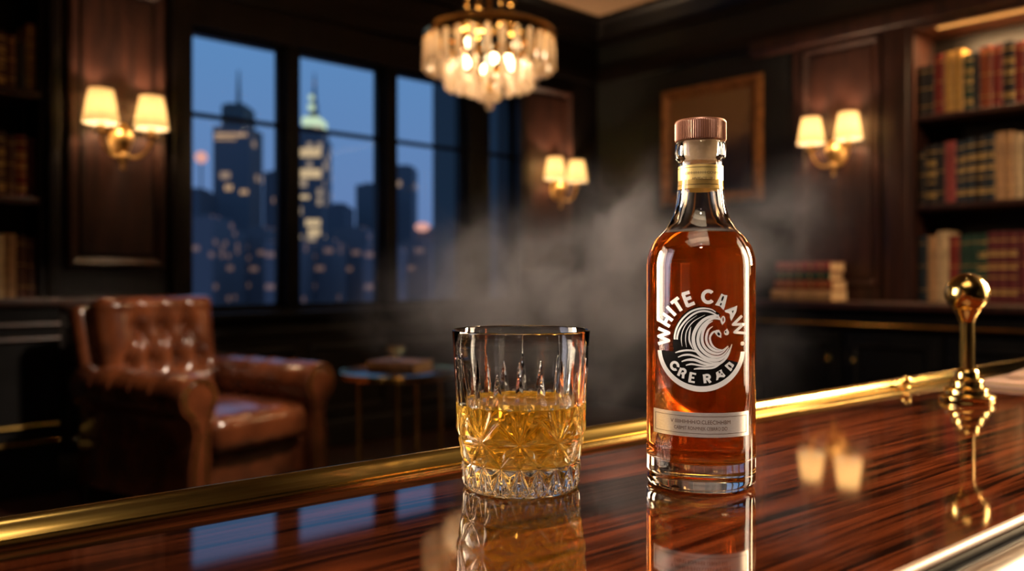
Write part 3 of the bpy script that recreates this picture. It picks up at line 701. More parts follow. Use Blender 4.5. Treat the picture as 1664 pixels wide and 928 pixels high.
prof = .30*np.clip(1-Dm/.0010, 0, 1)+1.7*np.clip(1-Dm/.0066, 0, 1)-.7
mask = np.clip((.060-ZZ)/.004, 0, 1)*np.clip((ZZ-.001)/.002, 0, 1)
cut = .0013*prof*mask
# tapering flame cuts above
def flame(uc, z0, z1, w0, dep):
    t = np.clip((ZZ-z0)/(z1-z0), 0, 1); uu = np.abs(((TH+PI/2-uc/R0+per/2) % per-per/2)*R0)
    w = w0*np.clip(np.minimum((ZZ-z0)/.006, 1), 0, 1)*(1-t)**.75
    return dep*np.clip(1-uu/np.maximum(w, 1e-5), 0, 1)*((ZZ > z0) & (ZZ < z1))
cut = np.maximum(cut, flame(0, .045, .088, .0042, .0013))
cut = np.maximum(cut, flame(hw, .046, .080, .0055, .0015))

bulge = .0008*np.exp(-((ZZ-.040)/.010)**2)
RR = RR-cut+bulge
rows = [[(RR[i,j]*math.cos(TH[i,j]), RR[i,j]*math.sin(TH[i,j]), ZZ[i,j]) for j in range(NT+1)] for i in range(len(zz))]
def ring(r, z): return [(r*math.cos(a), r*math.sin(a), z) for a in th]
inn = [(.0471,H+.0005),(.0467,H+.0007),(.0462,H+.0005),(.0459,H),(.0453,.095),(.0440,.075),(.0422,.0575),(.0408,.040),(.0395,.026),(.0384,.0205),(.0362,.0178),(.030,.0166),(.016,.0160),(.00001,.0158)]
rows = [ring(.00001,.0012), ring(.026,.0012), ring(.033,.0006)]+rows+[ring(r, z) for r, z in inn]
mb = MB(); mb.grid(rows); mb.build('crystal_body', M['crystal_glass'], tum, ang=50)
lq = [(.00001,.0157),(.016,.0159),(.0301,.0165),(.0364,.0177),(.0386,.0205),(.0397,.026),(.0410,.040),(.0424,.0572),(.0420,.0570),(.0408,.0565),(.00001,.0564)]
mb = MB(); mb.lathe(lq, 96); mb.build('whiskey', M['whisky_glass'], tum, ang=40)

# ------------------------------------------------------------------ brass post, stud, menus on bar
p = at(1571, 652, BARZ)
post = empty('brass_ball_post', (p.x, p.y, BARZ+.0002)); tag(post, 'polished brass post with ball finial and stepped round foot on the bar', 'finial')
mb = MB(); mb.lathe([(0.0,0),(.0285,0),(.0295,.002),(.0295,.0065),(.0275,.0085),(.0235,.0092),(.0228,.011),(.0228,.0150),(.0210,.0168),(.0178,.0175),(.0172,.020),(.0172,.0245),(.0155,.0265),(.0128,.0275),(.0122,.0340),(.0105,.0365),(.0088,.0375),(0,.0375)], 48); mb.build('foot', M['brass'], post, ang=40)
mb = MB(); mb.lathe([(0.0,.037),(.0078,.037),(.0078,.092),(0,.092)], 12); mb.build('stem', M['brass'], post, ang=25)
mb = MB(); mb.lathe([(0.0,.091),(.0085,.091),(.0095,.094),(.0105,.098),(.0140,.103),(.0148,.1055),(.0125,.107),(0,.107)], 40); mb.build('collar', M['brass'], post, ang=40)
mb = MB(); mb.ball((0,0,.1240), .0232, 40); mb.build('ball_finial', M['brass'], post)
p = at(1472, 634, BARZ)
stud = empty('brass_stud', (p.x, p.y, BARZ+.0036)); tag(stud, 'small round brass knob on the bar rail, left of the tall ball post', 'knob')
mb = MB(); mb.ball((0,0,.0085), .0062, 24); mb.build('ball', M['brass'], stud)
mb = MB(); mb.lathe([(0,0),(.005,0),(.0045,.0012),(.0028,.002),(.0025,.004),(0,.004)], 24); mb.build('collar', M['brass'], stud)
p = at(1660, 622, BARZ)
mn = empty('menu_folder', (p.x+.03, p.y, BARZ+.0002), BANG+R_(2)); tag(mn, 'flat pale brown menu folder on the bar beside the brass post, under the slim one', 'menu')
mb = MB(); mb.bbox(-.095,.095,-.045,.045,0,.0018,.0006); mb.bbox(-.095,.095,-.045,.045,.0052,.007,.0006); mb.bbox(-.095,.095,.0435,.0455,0,.007,.0006); mb.build('cover', M['menu'], mn)
mb = MB(); mb.box(-.091,.091,-.042,.043,.0018,.0052); mb.build('leaves', M['page'], mn, smooth=False)
mn2 = empty('menu_folder', (p.x+.055, p.y+.025, BARZ+.0074), BANG+R_(9)); tag(mn2, 'slim pale menu folder lying on top of the lower folder beside the brass post', 'menu')
mb = MB(); mb.bbox(-.085,.085,-.035,.035,0,.0014,.0005); mb.bbox(-.085,.085,-.035,.035,.0040,.0054,.0005); mb.build('cover', M['menu'], mn2)
mb = MB(); mb.box(-.082,.082,-.033,.033,.0014,.0040); mb.build('leaves', M['page'], mn2, smooth=False)

# ------------------------------------------------------------------ books
leath = {}
def cover_mat(nm, c):
    if nm not in leath: leath[nm] = noisy(mat(nm+'_book_cloth', c, .48), tuple(x*.75 for x in c), tuple(min(1,x*1.25) for x in c), (1,1,1), 25, 4)
    return leath[nm]
C_ = dict(black=(.012,.010,.009), navy=(.012,.022,.032), green=(.014,.045,.026), red=(.20,.022,.014), maroon=(.10,.014,.016), brown=(.10,.032,.014), rust=(.26,.06,.02),
          ochre=(.48,.27,.06), tan=(.42,.24,.11), cream=(.55,.40,.22), pink=(.28,.05,.045))
def make_book(w, h, d, colour, bands):
    # upright book: spine faces -y, width along x, base at z=0
    o = empty('book'); t = .0035
    mb = MB()
    pts = []
    n = 8
    for i in range(n+1):                       # rounded spine
        a = PI*i/n; pts.append((-w/2*math.cos(a), -.006*math.sin(a)))
    out = pts+[(w/2, d), (w/2-t, d), (w/2-t, .003), (-w/2+t, .003), (-w/2+t, d), (-w/2, d)]
    mb.prism(out, 0, h, lambda p,q,a: (p,q,a))
    for z in (.18,.36,.54,.72,.88):            # raised bands
        zc = z*h; mb.cur = 1 if (bands and z in ((.18,.54,.88) if bands == 1 else (.18,.36,.54,.72,.88))) else 0
        op = [(x*1.01, y*1.25-.0008) for x, y in pts]
        mb.prism(op+[(w/2*.98,.001),(-w/2*.98,.001)], zc-(.003 if bands > 1 else .0018), zc+(.003 if bands > 1 else .0018), lambda p,q,a: (p,q,a))
        if bands > 1 and z in (.72,.18,.54):
            mb.prism([(x*1.005, y*1.15-.0005) for x, y in pts]+[(w/2*.98,.001),(-w/2*.98,.001)], zc-.024, zc-.012, lambda p,q,a: (p,q,a))
    mb.build('cover', [cover_mat(colour, C_[colour]), M['gilt']], o, ang=40)
    pb = MB(); pb.box(-w/2+t, w/2-t, .003, d-.006, .005, h-.006); pb.build('page_block', M['page'], o, smooth=False)
    return o
def wallpos(side, x, y, z):
    f = wL if side == 'L' else wR; return f(x, y, z)
def row(side, x_start, direction, items, z, y, where, group, base_y=0):
    ang = ANG_L if side == 'L' else ANG_R; x = x_start
    ords = ['first','second','third','fourth','fifth','sixth','seventh','eighth','ninth','tenth','eleventh','twelfth','thirteenth','fourteenth','fifteenth','sixteenth','seventeenth','eighteenth']
    for i, (w, h, c, b) in enumerate(items):
        o = make_book(w, h, .19, c, b)
        xc = x+direction*w/2; o.location = wallpos(side, xc, y, z+.0005); o.rotation_euler = (0, 0, ang); x += direction*(w+.0015)
        gl = {0:'plain spine',1:'gilt ridges',2:'broad gilt bands'}[b]
        tag(o, '%s book with %s, %s %s' % (c, gl, ords[i], where), 'book', group)

# ------------------------------------------------------------------ right bookcase, counter, cabinets
S1, S2 = zR(1490, 190), zR(1490, 333)
CT = .912
bc = empty('bookcase', wR(BR0, 0, CT), ANG_R); tag(bc, 'built-in mahogany bookcase with lit shelves beside the twin-lamp wall panel', 'bookcase')
bwid = BR1-BR0
mb = MB(); mb.box(.002, .03, -.06, .318, 0, 2.6-CT); mb.build('side_panel', M['wall_red'], bc, smooth=False)
mb = MB(); mb.box(bwid-.03, bwid-.002, -.06, .318, 0, 2.6-CT); mb.build('side_panel', M['wall_red'], bc, smooth=False)
mb = MB(); mb.box(.03, bwid-.03, .29, .318, 0, 2.6-CT); mb.build('back_panel', M['wall'], bc, smooth=False)
for z in (S1, S2):
    mb = MB(); mb.bbox(.03, bwid-.03, -.03, .289, z-CT-.035, z-CT, .005); mb.build('shelf', M['wall_red'], bc)
mb = MB(); mb.bbox(.03, bwid-.03, -.06, .289, 2.56-CT, 2.6-CT, .005); mb.build('top_panel', M['wall_red'], bc)
zl = zR(1560, 36)
strip = empty('shelf_light', wR(aR(1524), -.02, zl), ANG_R); tag(strip, 'long warm linear shelf light glowing at the top of the right bookcase', 'lamp')
mb = MB(); mb.bbox(0, 1.3, 0, .02, -.018, .018, .006); mb.build('diffuser', M['led'], strip)
mb = MB(); mb.bbox(-.01, 1.31, -.003, .04, .0182, .036, .003); mb.build('housing', M['brass'], strip)
l = area('shelf_strip_light', wR(aR(1524)+.65, .0, zl-.02), wR(aR(1524)+.65, .15, 1.5), 1.3, .03, 36, (1.0,.60,.28))
top_items = [(.045,.30,'black',1),(.045,.30,'black',1),(.058,.355,'red',1),(.050,.36,'ochre',0),(.052,.365,'ochre',0),(.05,.33,'green',2),(.035,.33,'black',0),(.066,.355,'rust',1),(.052,.35,'red',1),(.058,.36,'black',2),(.055,.345,'red',1),(.06,.34,'maroon',1),(.05,.35,'brown',1),(.05,.35,'green',1),(.05,.34,'black',1),(.05,.34,'red',0)]
mid_items = [(.045,.33,'black',1),(.058,.355,'black',2),(.046,.355,'black',1),(.062,.365,'pink',0),(.042,.36,'navy',2),(.050,.37,'navy',2),(.058,.375,'black',2),(.052,.38,'navy',2),(.046,.385,'tan',0),(.048,.385,'tan',1),(.05,.37,'cream',0),(.05,.37,'brown',1),(.05,.36,'red',1),(.05,.36,'green',1),(.05,.36,'black',1)]
low_items = [(.055,.40,'navy',1),(.052,.40,'tan',0),(.066,.425,'cream',0),(.058,.395,'red',1),(.044,.395,'green',1),(.050,.40,'green',1),(.050,.40,'green',2),(.046,.41,'maroon',2),(.046,.41,'maroon',2),(.058,.41,'maroon',2),(.05,.41,'maroon',1),(.05,.40,'brown',1),(.05,.40,'green',1),(.05,.41,'red',1),(.05,.41,'navy',1)]
row('R', BR0+.036, 1, top_items, S1, -.0, 'from the lamp side, under the light strip', 'books on the top shelf of the right bookcase')
row('R', BR0+.036, 1, mid_items, S2, -.0, 'from the lamp side, lit bookcase middle shelf', 'books on the middle shelf of the right bookcase')
row('R', BR0+.036, 1, low_items, CT, -.0, 'from the lamp side, just above the counter', 'books on the bottom shelf of the right bookcase')
# counter
ctr = empty('wall_counter', wR(1.62, 0, 0), ANG_R); tag(ctr, 'long mahogany wall counter over black cabinets with a brass rail', 'sideboard')
cl = 3.6
mb = MB(); mb.bbox(0, cl, -.36, -.072, CT-.045, CT-.001, .01); mb.build('worktop', M['wall_red'], ctr)
mb = MB(); mb.box(.03, cl-.03, -.32, -.075, 0, CT-.046); mb.build('cabinet_body', M['frame'], ctr, smooth=False)
zr = .775
mb = MB(); mb.tube([(.0,-.345,zr),(cl,-.345,zr)], .011, 12); mb.build('rail', M['brass'], ctr)
for i in range(6):
    x = .08+i*.58
    f = MB(); f.bbox(x, x+.54, -.334, -.3205, .06, .72, .004); moulding(f, x+.05, x+.49, .12, .66, .03, .012, -.334); dd = f.build('door', M['frame'], ctr)
    kx = x+.48 if i % 2 == 0 else x+.06
    kb = MB(); kb.ball((kx,-.350,.56), .011, 12); kb.tube([(kx,-.334,.56),(kx,-.345,.56)], .005, 8); kb.build('knob', M['brass'], dd)
    bb = MB(); bb.tube([(x+.27,-.345,zr),(x+.27,-.3195,zr)], .008, 8); bb.build('rail_bracket', M['brass'], ctr)
# stack of four books on the counter
def flat_book(w, d, h, colour, loc, rz, label, group):
    o = empty('book', loc, rz); t = .004
    mb = MB(); mb.bbox(-w/2, w/2, -d/2, d/2, 0, t, .0015); mb.bbox(-w/2, w/2, -d/2, d/2, h-t, h, .0015)
    mb.prism([(-d/2+.002,0),(-d/2-.006,h*.2),(-d/2-.009,h*.5),(-d/2-.006,h*.8),(-d/2+.002,h),(-d/2+.005,h*.5)], -w/2, w/2, lambda p,q,a: (a,p,q))
    mb.cur = 1
    for s_ in (-.75,-.45,-.1,.3,.7):
        x = s_*w/2; mb.prism([(-d/2-.004,h*.15),(-d/2-.0098,h*.5),(-d/2-.004,h*.85)], x-.006, x+.006, lambda p,q,a: (a,p,q))
    mb.build('cover', [cover_mat(colour, C_[colour]), M['gilt']], o, ang=40)
    p = MB(); p.box(-w/2+.006, w/2-.006, -d/2+.006, d/2-.006, t, h-t); p.build('page_block', M['page'], o, smooth=False)
    return tag(o, label, 'book', group)
sxx = aR(1372)-.13; zz0 = CT
for i, (w, d, h, c, lb) in enumerate(((.40,.25,.070,'tan','tan book at the bottom of the stack on the counter'),(.375,.24,.058,'rust','rust-brown book second from the bottom of the counter stack'),(.355,.235,.055,'green','dark green book between the rust and red ones in the counter stack'),(.355,.23,.062,'pink','faded red book on top of the stack on the counter'))):
    flat_book(w, d, h, c, wR(sxx+.01*(i % 2), -.215, zz0), ANG_R+R_(2+(i % 3)*1.5), lb, 'stacked books on the counter'); zz0 += h+.0004

# ------------------------------------------------------------------ left bookcase
LS = [zL(40, 146), zL(40, 320), zL(40, 484)]
lb_ = empty('bookcase', wL(BKx, 0, 0), ANG_L); tag(lb_, 'dark built-in bookcase beside the lamp panel, behind the armchair', 'bookcase')
mb = MB(); mb.box(-.03, -.002, -.02, .338, LS[2], 2.6); mb.build('side_panel', M['wall'], lb_, smooth=False)
mb = MB(); mb.box(-.998, -.97, -.02, .338, LS[2], 2.6); mb.build('side_panel', M['wall'], lb_, smooth=False)
mb = MB(); mb.box(-.97, -.03, .31, .338, LS[2], 2.6); mb.build('back_panel', M['wall'], lb_, smooth=False)
for z in LS[:2]: 
    mb = MB(); mb.bbox(-.97, -.03, -.02, .309, z-.035, z, .005); mb.build('shelf', M['wall_red'], lb_)
mb = MB(); mb.bbox(-.998, .06, -.10, .338, LS[2]-.04, LS[2], .008); mb.build('counter_ledge', M['wall_red'], lb_)
mb = MB(); mb.box(-.99, .04, -.07, .33, .0, LS[2]-.04); mb.build('base_cabinet', M['frame'], lb_, smooth=False)
for z in (LS[2]-.13, LS[2]-.20, .34, .26):
    mb = MB(); mb.tube([(-.99,-.075,z),(.045,-.075,z)], .012, 10); mb.build('moulding_strip', M['brass_rail'] if z < .5 else M['wall_red'], lb_)
it1 = [(.045,.33,'tan',2),(.042,.24,'black',0),(.042,.26,'brown',1),(.05,.27,'brown',2),(.05,.3,'maroon',1),(.05,.3,'black',1),(.05,.3,'green',1)]
it2 = [(.042,.29,'maroon',0),(.045,.30,'red',2),(.045,.29,'brown',1),(.045,.31,'brown',2),(.05,.31,'tan',1),(.05,.3,'green',1),(.05,.3,'black',1)]
it3 = [(.045,.29,'brown',1),(.04,.30,'brown',1),(.05,.31,'tan',0),(.05,.31,'cream',0),(.05,.30,'black',1),(.05,.3,'maroon',1),(.05,.3,'green',1)]
row('L', BKx-.036, -1, it1, LS[0], .02, 'from lamp panel, dark bookcase upper shelf', 'books on the upper shelf of the left bookcase')
row('L', BKx-.036, -1, it2, LS[1], .02, 'from lamp panel, dark bookcase middle shelf', 'books on the middle shelf of the left bookcase')
row('L', BKx-.036, -1, it3, LS[2], .02, 'from lamp panel, ledge behind armchair', 'books on the ledge behind the armchair')

# ------------------------------------------------------------------ painting
pa, pb_ = aR(1077), aR(1241); pz0, pz1 = 1.60, 2.50
pt = empty('framed_painting', wR((pa+pb_)/2, 0, pz0), ANG_R); tag(pt, 'dark landscape painting in an old gilt frame on the black-green wall', 'painting')
hw_ = (pb_-pa)/2
mb = MB(); moulding(mb, -hw_, hw_, 0, pz1-pz0, .095, .05); mb.build('frame', M['picture_frame'], pt)
m = mat('dark_landscape_canvas', (.05,.03,.02), .4); b = m.node_tree.nodes['Principled BSDF']
t = nd(m, 'ShaderNodeTexCoord'); sp = nd(m, 'ShaderNodeSeparateXYZ'); n1 = nd(m, 'ShaderNodeTexNoise'); n1.inputs['Scale'].default_value = 5; n1.inputs['Detail'].default_value = 6
lk(m, t.outputs['Object'], sp.inputs[0]); lk(m, t.outputs['Object'], n1.inputs[0])
ma = nd(m, 'ShaderNodeMath', operation='MULTIPLY_ADD'); ma.inputs[1].default_value = .75; lk(m, n1.outputs[0], ma.inputs[0]); lk(m, sp.outputs['Z'], ma.inputs[2])
r = nd(m, 'ShaderNodeValToRGB'); e = r.color_ramp.elements; e[0].position = .45; e[0].color = (.025,.015,.010,1); e[1].position = 1.0; e[1].color = (.34,.19,.07,1)
x = e.new(.75); x.color = (.06,.036,.018,1); lk(m, ma.outputs[0], r.inputs[0]); lk(m, r.outputs[0], b.inputs['Base Color'])
mb = MB(); mb.box(-hw_+.09, hw_-.09, -.02, -.005, .09, pz1-pz0-.09); mb.build('canvas', m, pt, smooth=False)

# ------------------------------------------------------------------ sconces
def make_sconce():
    o = empty('wall_sconce')
    mb = MB(); Mr = Matrix.Rotation(PI/2, 3, 'X')
    mb.lathe([(0.0,.0),(.052,.0),(.055,.006),(.045,.014),(.030,.020),(.0,.024)], 28, (0,-.001,0), Matrix.Diagonal((1,1,1.45)).to_3x3() @ Mr)
    mb.build('backplate', M['aged_brass'], o)
    mb = MB(); mb.lathe([(0.0,-.15),(.010,-.146),(.014,-.136),(.008,-.125),(.010,-.115),(.018,-.105),(.020,-.095),(.012,-.082),(.022,-.065),(.034,-.035),(.044,-.005),(.050,.015),(.046,.035),(.034,.055),(.020,.075),(.008,.088),(.0,.092)], 24, (0,-.060,0)); mb.build('urn', M['aged_brass'], o)
    for s_ in (-1, 1):
        P = cat([(0,0)]*1+[(0.0,0.0)], 2)
        pts = []
        for i in range(15):
            t = i/14; a = PI*(1.0-t*1.0)
            pts.append((s_*(.062-.062*math.cos(PI*t)), -.07-.045*t, -.045-.055*math.sin(PI*t)*1.0+.075*t*t))
        arm = MB(); arm.tube(pts, [.009]*5+[.008]*10, 10)
        x, y, z = pts[-1]; arm.build('arm', M['aged_brass'], o)
        c = MB(); c.lathe([(0.0,-.004),(.012,-.004),(.030,.004),(.033,.010),(.028,.012),(.012,.014),(.011,.045),(.0,.045)], 24, (x,y,z)); c.build('candle_cup', M['aged_brass'], o)
        sb = MB(); zb = z+.040; sb.lathe([(.086,zb),(.058,zb+.168),(.0565,zb+.168),(.0845,zb)], 40, (x,y,0), close=True); sb.build('lamp_shade', M['shade'], o)
        bb = MB(); bb.ball((x,y,zb+.055), .021, 12, (1,1,1.4)); bb.build('bulb', M['bulb'], o)
        point('sconce_bulb_light', (x, y, zb+.10), SCP, (1.0,.68,.42), .02, o)
    return o
SCP = 13.0
sc1 = make_sconce()
sc1.location = wL(aL(192), -.012, zL(192, 232)); sc1.rotation_euler = (0,0,ANG_L)
tag(sc1, 'brass twin-arm wall lamp with ivory shades on the panel above the armchair', 'wall lamp', 'twin-shade wall lamps')
sc2 = copy_tree(sc1, None, wL(aL(901), -.010, zL(901, 310)), (0,0,ANG_L)); tag(sc2, 'small distant brass twin-shade wall lamp between the windows and the corner', 'wall lamp', 'twin-shade wall lamps')
sc3 = copy_tree(sc1, None, wR(aR(1366), -.042, zR(1366, 252)), (0,0,ANG_R)); tag(sc3, 'brass twin-arm wall lamp with ivory shades beside the bookcase, above the book stack', 'wall lamp', 'twin-shade wall lamps')

# ------------------------------------------------------------------ chandelier
CHY = 4.3; ch = empty('chandelier', ((795-832)/F*CHY, CHY, 1.90)); tag(ch, 'round tiered crystal chandelier with brass ring hanging near the windows', 'chandelier')
def Hc(y): return CAMZ+(450-y)/F*CHY-1.90
RT = .325
mb = MB(); mb.lathe([(RT+.012,Hc(66)),(RT+.018,Hc(60)),(RT+.010,Hc(52)),(RT-.03,Hc(46)),(RT-.045,Hc(50)),(RT-.01,Hc(62))], 72, close=True); mb.build('ring', M['brass'], ch)
mb = MB(); mb.lathe([(.205,Hc(104)),(.212,Hc(100)),(.205,Hc(96)),(.19,Hc(99))], 60, close=True)
for i in range(6):
    a = 2*PI*i/6; mb.tube([(.2*math.cos(a),.2*math.sin(a),Hc(100)),(.30*math.cos(a),.30*math.sin(a),Hc(55))], .005, 6); mb.tube([(0,0,Hc(50)),(.30*math.cos(a),.30*math.sin(a),Hc(52))], .006, 6)
mb.tube([(0,0,Hc(150)),(0,0,Hc(0)+.1)], .012, 10); mb.lathe([(0,Hc(135)),(.05,Hc(133)),(.055,Hc(128)),(0,Hc(124))], 24); mb.build('inner_frame', M['brass'], ch)
def drop(x, y, z0, z1, r, par, n=7):
    mb = MB(); h = z1-z0
    mb.lathe([(0.00001,z0),(r*.55,z0+h*.04),(r,z0+h*.14),(r*.86,z0+h*.5),(r*.7,z0+h*.92),(r*.3,z1),(0.00001,z1)], n, (x,y,0)); 
    return mb.build('crystal_drop', M['crystal'], par, smooth=False)
protos = {}
def ringdrops(rad, cnt, z0, z1, r, ph=0):
    key = (z0, z1, r); pr = None
    for i in range(cnt):
        a = 2*PI*i/cnt+ph; x, y = rad*math.cos(a), rad*math.sin(a)
        if pr is None: pr = drop(0, 0, z0, z1, r, ch); pr.location = (x, y, 0)
        else:
            c = pr.copy(); COL.objects.link(c); c.parent = ch; c.location = (x, y, 0); c.rotation_euler = (0, 0, a)
ringdrops(RT, 28, Hc(118), Hc(67), .021)
ringdrops(.215, 19, Hc(147), Hc(102), .020, .1)
ringdrops(.12, 11, Hc(155), Hc(126), .017)
ringdrops(.045, 6, Hc(166), Hc(140), .016)
drop(0, 0, Hc(180), Hc(152), .022, ch)
for i in range(4):
    a = 2*PI*i/4+.5; mb = MB(); x0, y0 = .135*math.cos(a), .135*math.sin(a)
    for j in range(16):
        z = Hc(47)+j*.052; f = 1-j*.018; mb.ball((x0*f, y0*f, z), .017 if j % 3 else .024, 10)
    mb.tube([(x0*1.5,y0*1.5,Hc(58)),(x0,y0,Hc(46))], .02, 8); mb.tube([(x0,y0,Hc(47)),(x0*.7,y0*.7,Hc(47)+.82)], .006, 6)
    mb.build('bead_chain', M['brass'], ch)
mb = MB(); mb.lathe([(0,CEIL-1.90),(.09,CEIL-1.90),(.085,CEIL-1.93),(.03,CEIL-1.96),(0,CEIL-1.96)], 32); mb.tube([(0,0,CEIL-1.95),(0,0,Hc(0)+.05)], .01, 8); mb.build('canopy', M['brass'], ch)
for i in range(8):
    a = 2*PI*i/8+.2; r_ = .17 if i % 2 else .12; z = Hc(82) if i % 2 else Hc(104)
    bb = MB(); bb.ball((r_*math.cos(a), r_*math.sin(a), z), .022, 12, (1,1,1.3)); bb.build('bulb', M['bulb'], ch)
for i in range(3):
    a = 2*PI*i/3; point('chandelier_light', (.11*math.cos(a), .11*math.sin(a), Hc(92)), 3.6, (1.0,.68,.42), .05, ch)

# ------------------------------------------------------------------ armchair
Z1 = 3.36
near = Vector(((326-24-832)/F*Z1, Z1, 0)); RZ = R_(57)
AW, AD = .40, .44     # half width, half depth
ex = Vector((math.cos(RZ), math.sin(RZ), 0)); ey = Vector((-math.sin(RZ), math.cos(RZ), 0))
ctrp = near+ex*AW+ey*AD
ac = empty('armchair', (ctrp.x, ctrp.y, 0), RZ); ac.scale = (.975,.975,.98); tag(ac, 'chestnut leather club armchair with buttoned back, rolled arms and brass nail trim', 'armchair')
lea = M['leather']
mb = MB(); mb.rbox((0,.02,.225), (AW-.06, AD-.04, .095), .03, 6, fn=lambda v,n: (v.x, v.y+(-.012*math.sin(v.z*9) if v.y < -.3 else 0), v.z)); mb.build('seat_base', lea, ac)
def cush(v, n):
    f = (1-min(1,abs(v.x)/.29)**2.5)*(1-min(1,abs(v.y)/.36)**2.5)
    return (v.x, v.y-.012*math.cos(v.x*5)*(v.y < -.3), v.z+(.035*f if v.z > 0 else -.004*f)+.003*math.sin(v.x*60)*(v.y < -.25))
mb = MB(); mb.rbox((0,-.10,.40), (.275, .355, .078), .055, 14, fn=cush, seg=5); cu = mb.build('seat_cushion', lea, ac)
for z in (.352, .452):
    mb = MB(); P = []
    for i in range(65):
        a = 2*PI*i/64; cxx = abs(math.cos(a))**.25*math.copysign(1, math.cos(a)); sxx_ = abs(math.sin(a))**.25*math.copysign(1, math.sin(a)); P.append((.272*cxx, -.10+.352*sxx_, z))
    mb.tube(P, .006, 6, caps=False); mb.build('piping', lea, cu)
# arms
def arm_outline(s, g=0.0):
    c = (.345, .575); r = .098-g; pts = [(.285+g, .13+g), (.285+g, .40)]
    pts += [(.285+g*.6, .47), (.272+g, .51)]
    for i in range(15):
        a = R_(205-i*(205+62)/14); pts.append((c[0]+r*math.cos(a), c[1]+r*math.sin(a)))
    pts += [(.383-g, .47), (.372-g, .42), (.385-g, .36), (.395-g, .28), (.40-g, .13+g)]
    return [(s*x, z) for x, z in pts]
for s in (-1, 1):
    mb = MB(); secs = [(-.43, .018), (-.44+.012, .006), (-.41, 0), (0, 0), (.34, 0), (.36,.01)]
    secs = [(-.442,.020),(-.436,.006),(-.42,0),(-.2,0),(0,0),(.2,0),(.37,0),(.38,.012)]
    rows = []
    for (y, g) in secs:
        o_ = arm_outline(s, g); rows.append([(x, y, z) for x, z in o_]+[(o_[0][0], y, o_[0][1])])
    mb.grid(rows)
    for rr_, rev in ((rows[0], 0), (rows[-1], 1)):
        pts = rr_[:-1]; tri = tessellate_polygon([[Vector((q[0], q[2], 0)) for q in pts]]); mb.add(pts, list(tri))
    a_ = mb.build('armrest', lea, ac, ang=50)
    # front facing panel with raised welt
    mb = MB(); o1 = arm_outline(s, .030); mb.prism(o1, -.452, -.436, lambda p,q,a: (p,a,q)); mb.build('arm_facing', lea, a_, ang=40)
    mb = MB(); pth = [(x, -.446, z) for x, z in arm_outline(s, .008)]; mb.tube(pth, .007, 8); mb.build('welt', lea, a_)
    mb = MB(); o2 = arm_outline(s, .026); nn = []
    for (p, q) in zip(o2, o2[1:]):
        d_ = math.hypot(q[0]-p[0], q[1]-p[1]); m_ = max(1, int(d_/.026))
        for j in range(m_): nn.append((p[0]+(q[0]-p[0])*j/m_, p[1]+(q[1]-p[1])*j/m_))
    for (x, z) in nn: mb.ball((x, -.455, z), .0088, 8, (1,.6,1))
    nl = mb.build('nail_trim', M['brass'], a_); nl['kind'] = 'stuff'
    # pleats on the arm roll
    mb = MB()
    for yy in (-.25,-.10,.05,.20):
        P = [(s*(.345+.099*math.cos(R_(a)))*1.0, yy+.01*math.sin(a*.05), .575+.099*math.sin(R_(a))) for a in range(10, 190, 12)]
        mb.tube(P, .004, 6)
    mb.build('pleat', lea, a_)
# back with deep buttoning
btn = []
rowsb = [(.62,(-.18,-.06,.06,.18)),(.74,(-.12,0,.12)),(.86,(-.18,-.06,.06,.18)),]
rowsb = [(.615,(-.21,-.07,.07,.21)),(.725,(-.14,0,.14)),(.855,(-.205,-.07,.07,.205))]
rowsb = [(.66,(-.20,-.067,.067,.20)),(.83,(-.135,0,.135))]
for z, xs in rowsb:
    for x in xs: btn.append((x, z))
TILT = R_(-11)
BHX, BHZ, BCZ = .315, .30, .69
def back_fn(v, n):
    x, y, z = v.x, v.y, v.z+BCZ
    wid = 1+.05*(v.z/BHZ); x *= wid
    if v.y < 0:
        dd = 0
        for bx, bz in btn:
            d2 = ((x-bx)/.034)**2+((z-bz)/.042)**2; dd += .060*math.exp(-d2)
        cr = 0
        # diagonal creases between buttons
        for bx, bz in btn:
            for cx2, cz2 in btn:
                if abs(cz2-bz-.17) < .01 and abs(abs(cx2-bx)-.068) < .01:
                    t = max(0, min(1, ((x-bx)*(cx2-bx)+(z-bz)*(cz2-bz))/((cx2-bx)**2+(cz2-bz)**2)))
                    d = math.hypot(x-bx-t*(cx2-bx), z-bz-t*(cz2-bz)); cr = max(cr, .022*math.exp(-(d/.020)**2))
        if z > .84:
            for bx in (-.135,0,.135):
                cr = max(cr, .016*math.exp(-((x-bx)/.014)**2)*(1-min(1,max(0,(z-.93)/.05))))
        edge = min(1, (BHX-abs(v.x))/.08)*min(1, (BHZ-abs(v.z))/.06); edge = max(0, edge)
        y += (dd+cr)*edge-.030*edge
    # rolled top
    y -= .03*max(0, (v.z-.22)/.08)
    return (x, y, v.z)
Mt = Matrix.Translation((0,.30,.42)) @ Matrix.Rotation(TILT, 4, 'X') @ Matrix.Translation((0,-.30,-.42))
mb = MB(); mb.rbox((0,.30,BCZ), (BHX, .075, BHZ), .06, 70, fn=back_fn, seg=5, M=Mt); bk_ = mb.build('backrest', lea, ac, ang=60)
for bx, bz in btn:
    v = Mt @ Vector((bx, .30-.075+.022, bz)); mb = MB(); mb.ball((v.x, v.y, v.z), .010, 10, (1,.6,1)); mb.build('button', lea, bk_)
mb = MB(); mb.rbox((0,.385,.55), (AW-.045, .05, .42), .04, 6, seg=4, M=Mt, fn=lambda v,n: (v.x*(1+.06*(v.z/.42)), v.y, v.z)); mb.build('back_shell', lea, ac)
for (sx_, sy_) in ((-1,-1),(1,-1),(-1,1),(1,1)):
    mb = MB(); x, y = sx_*(AW-.05), sy_*(AD-.06); mb.lathe([(0.0,0),(.016,0),(.018,.01),(.022,.05),(.030,.11),(.032,.14),(0,.14)], 16, (x,y,0)); mb.build('leg', M['dark_leg'], ac)

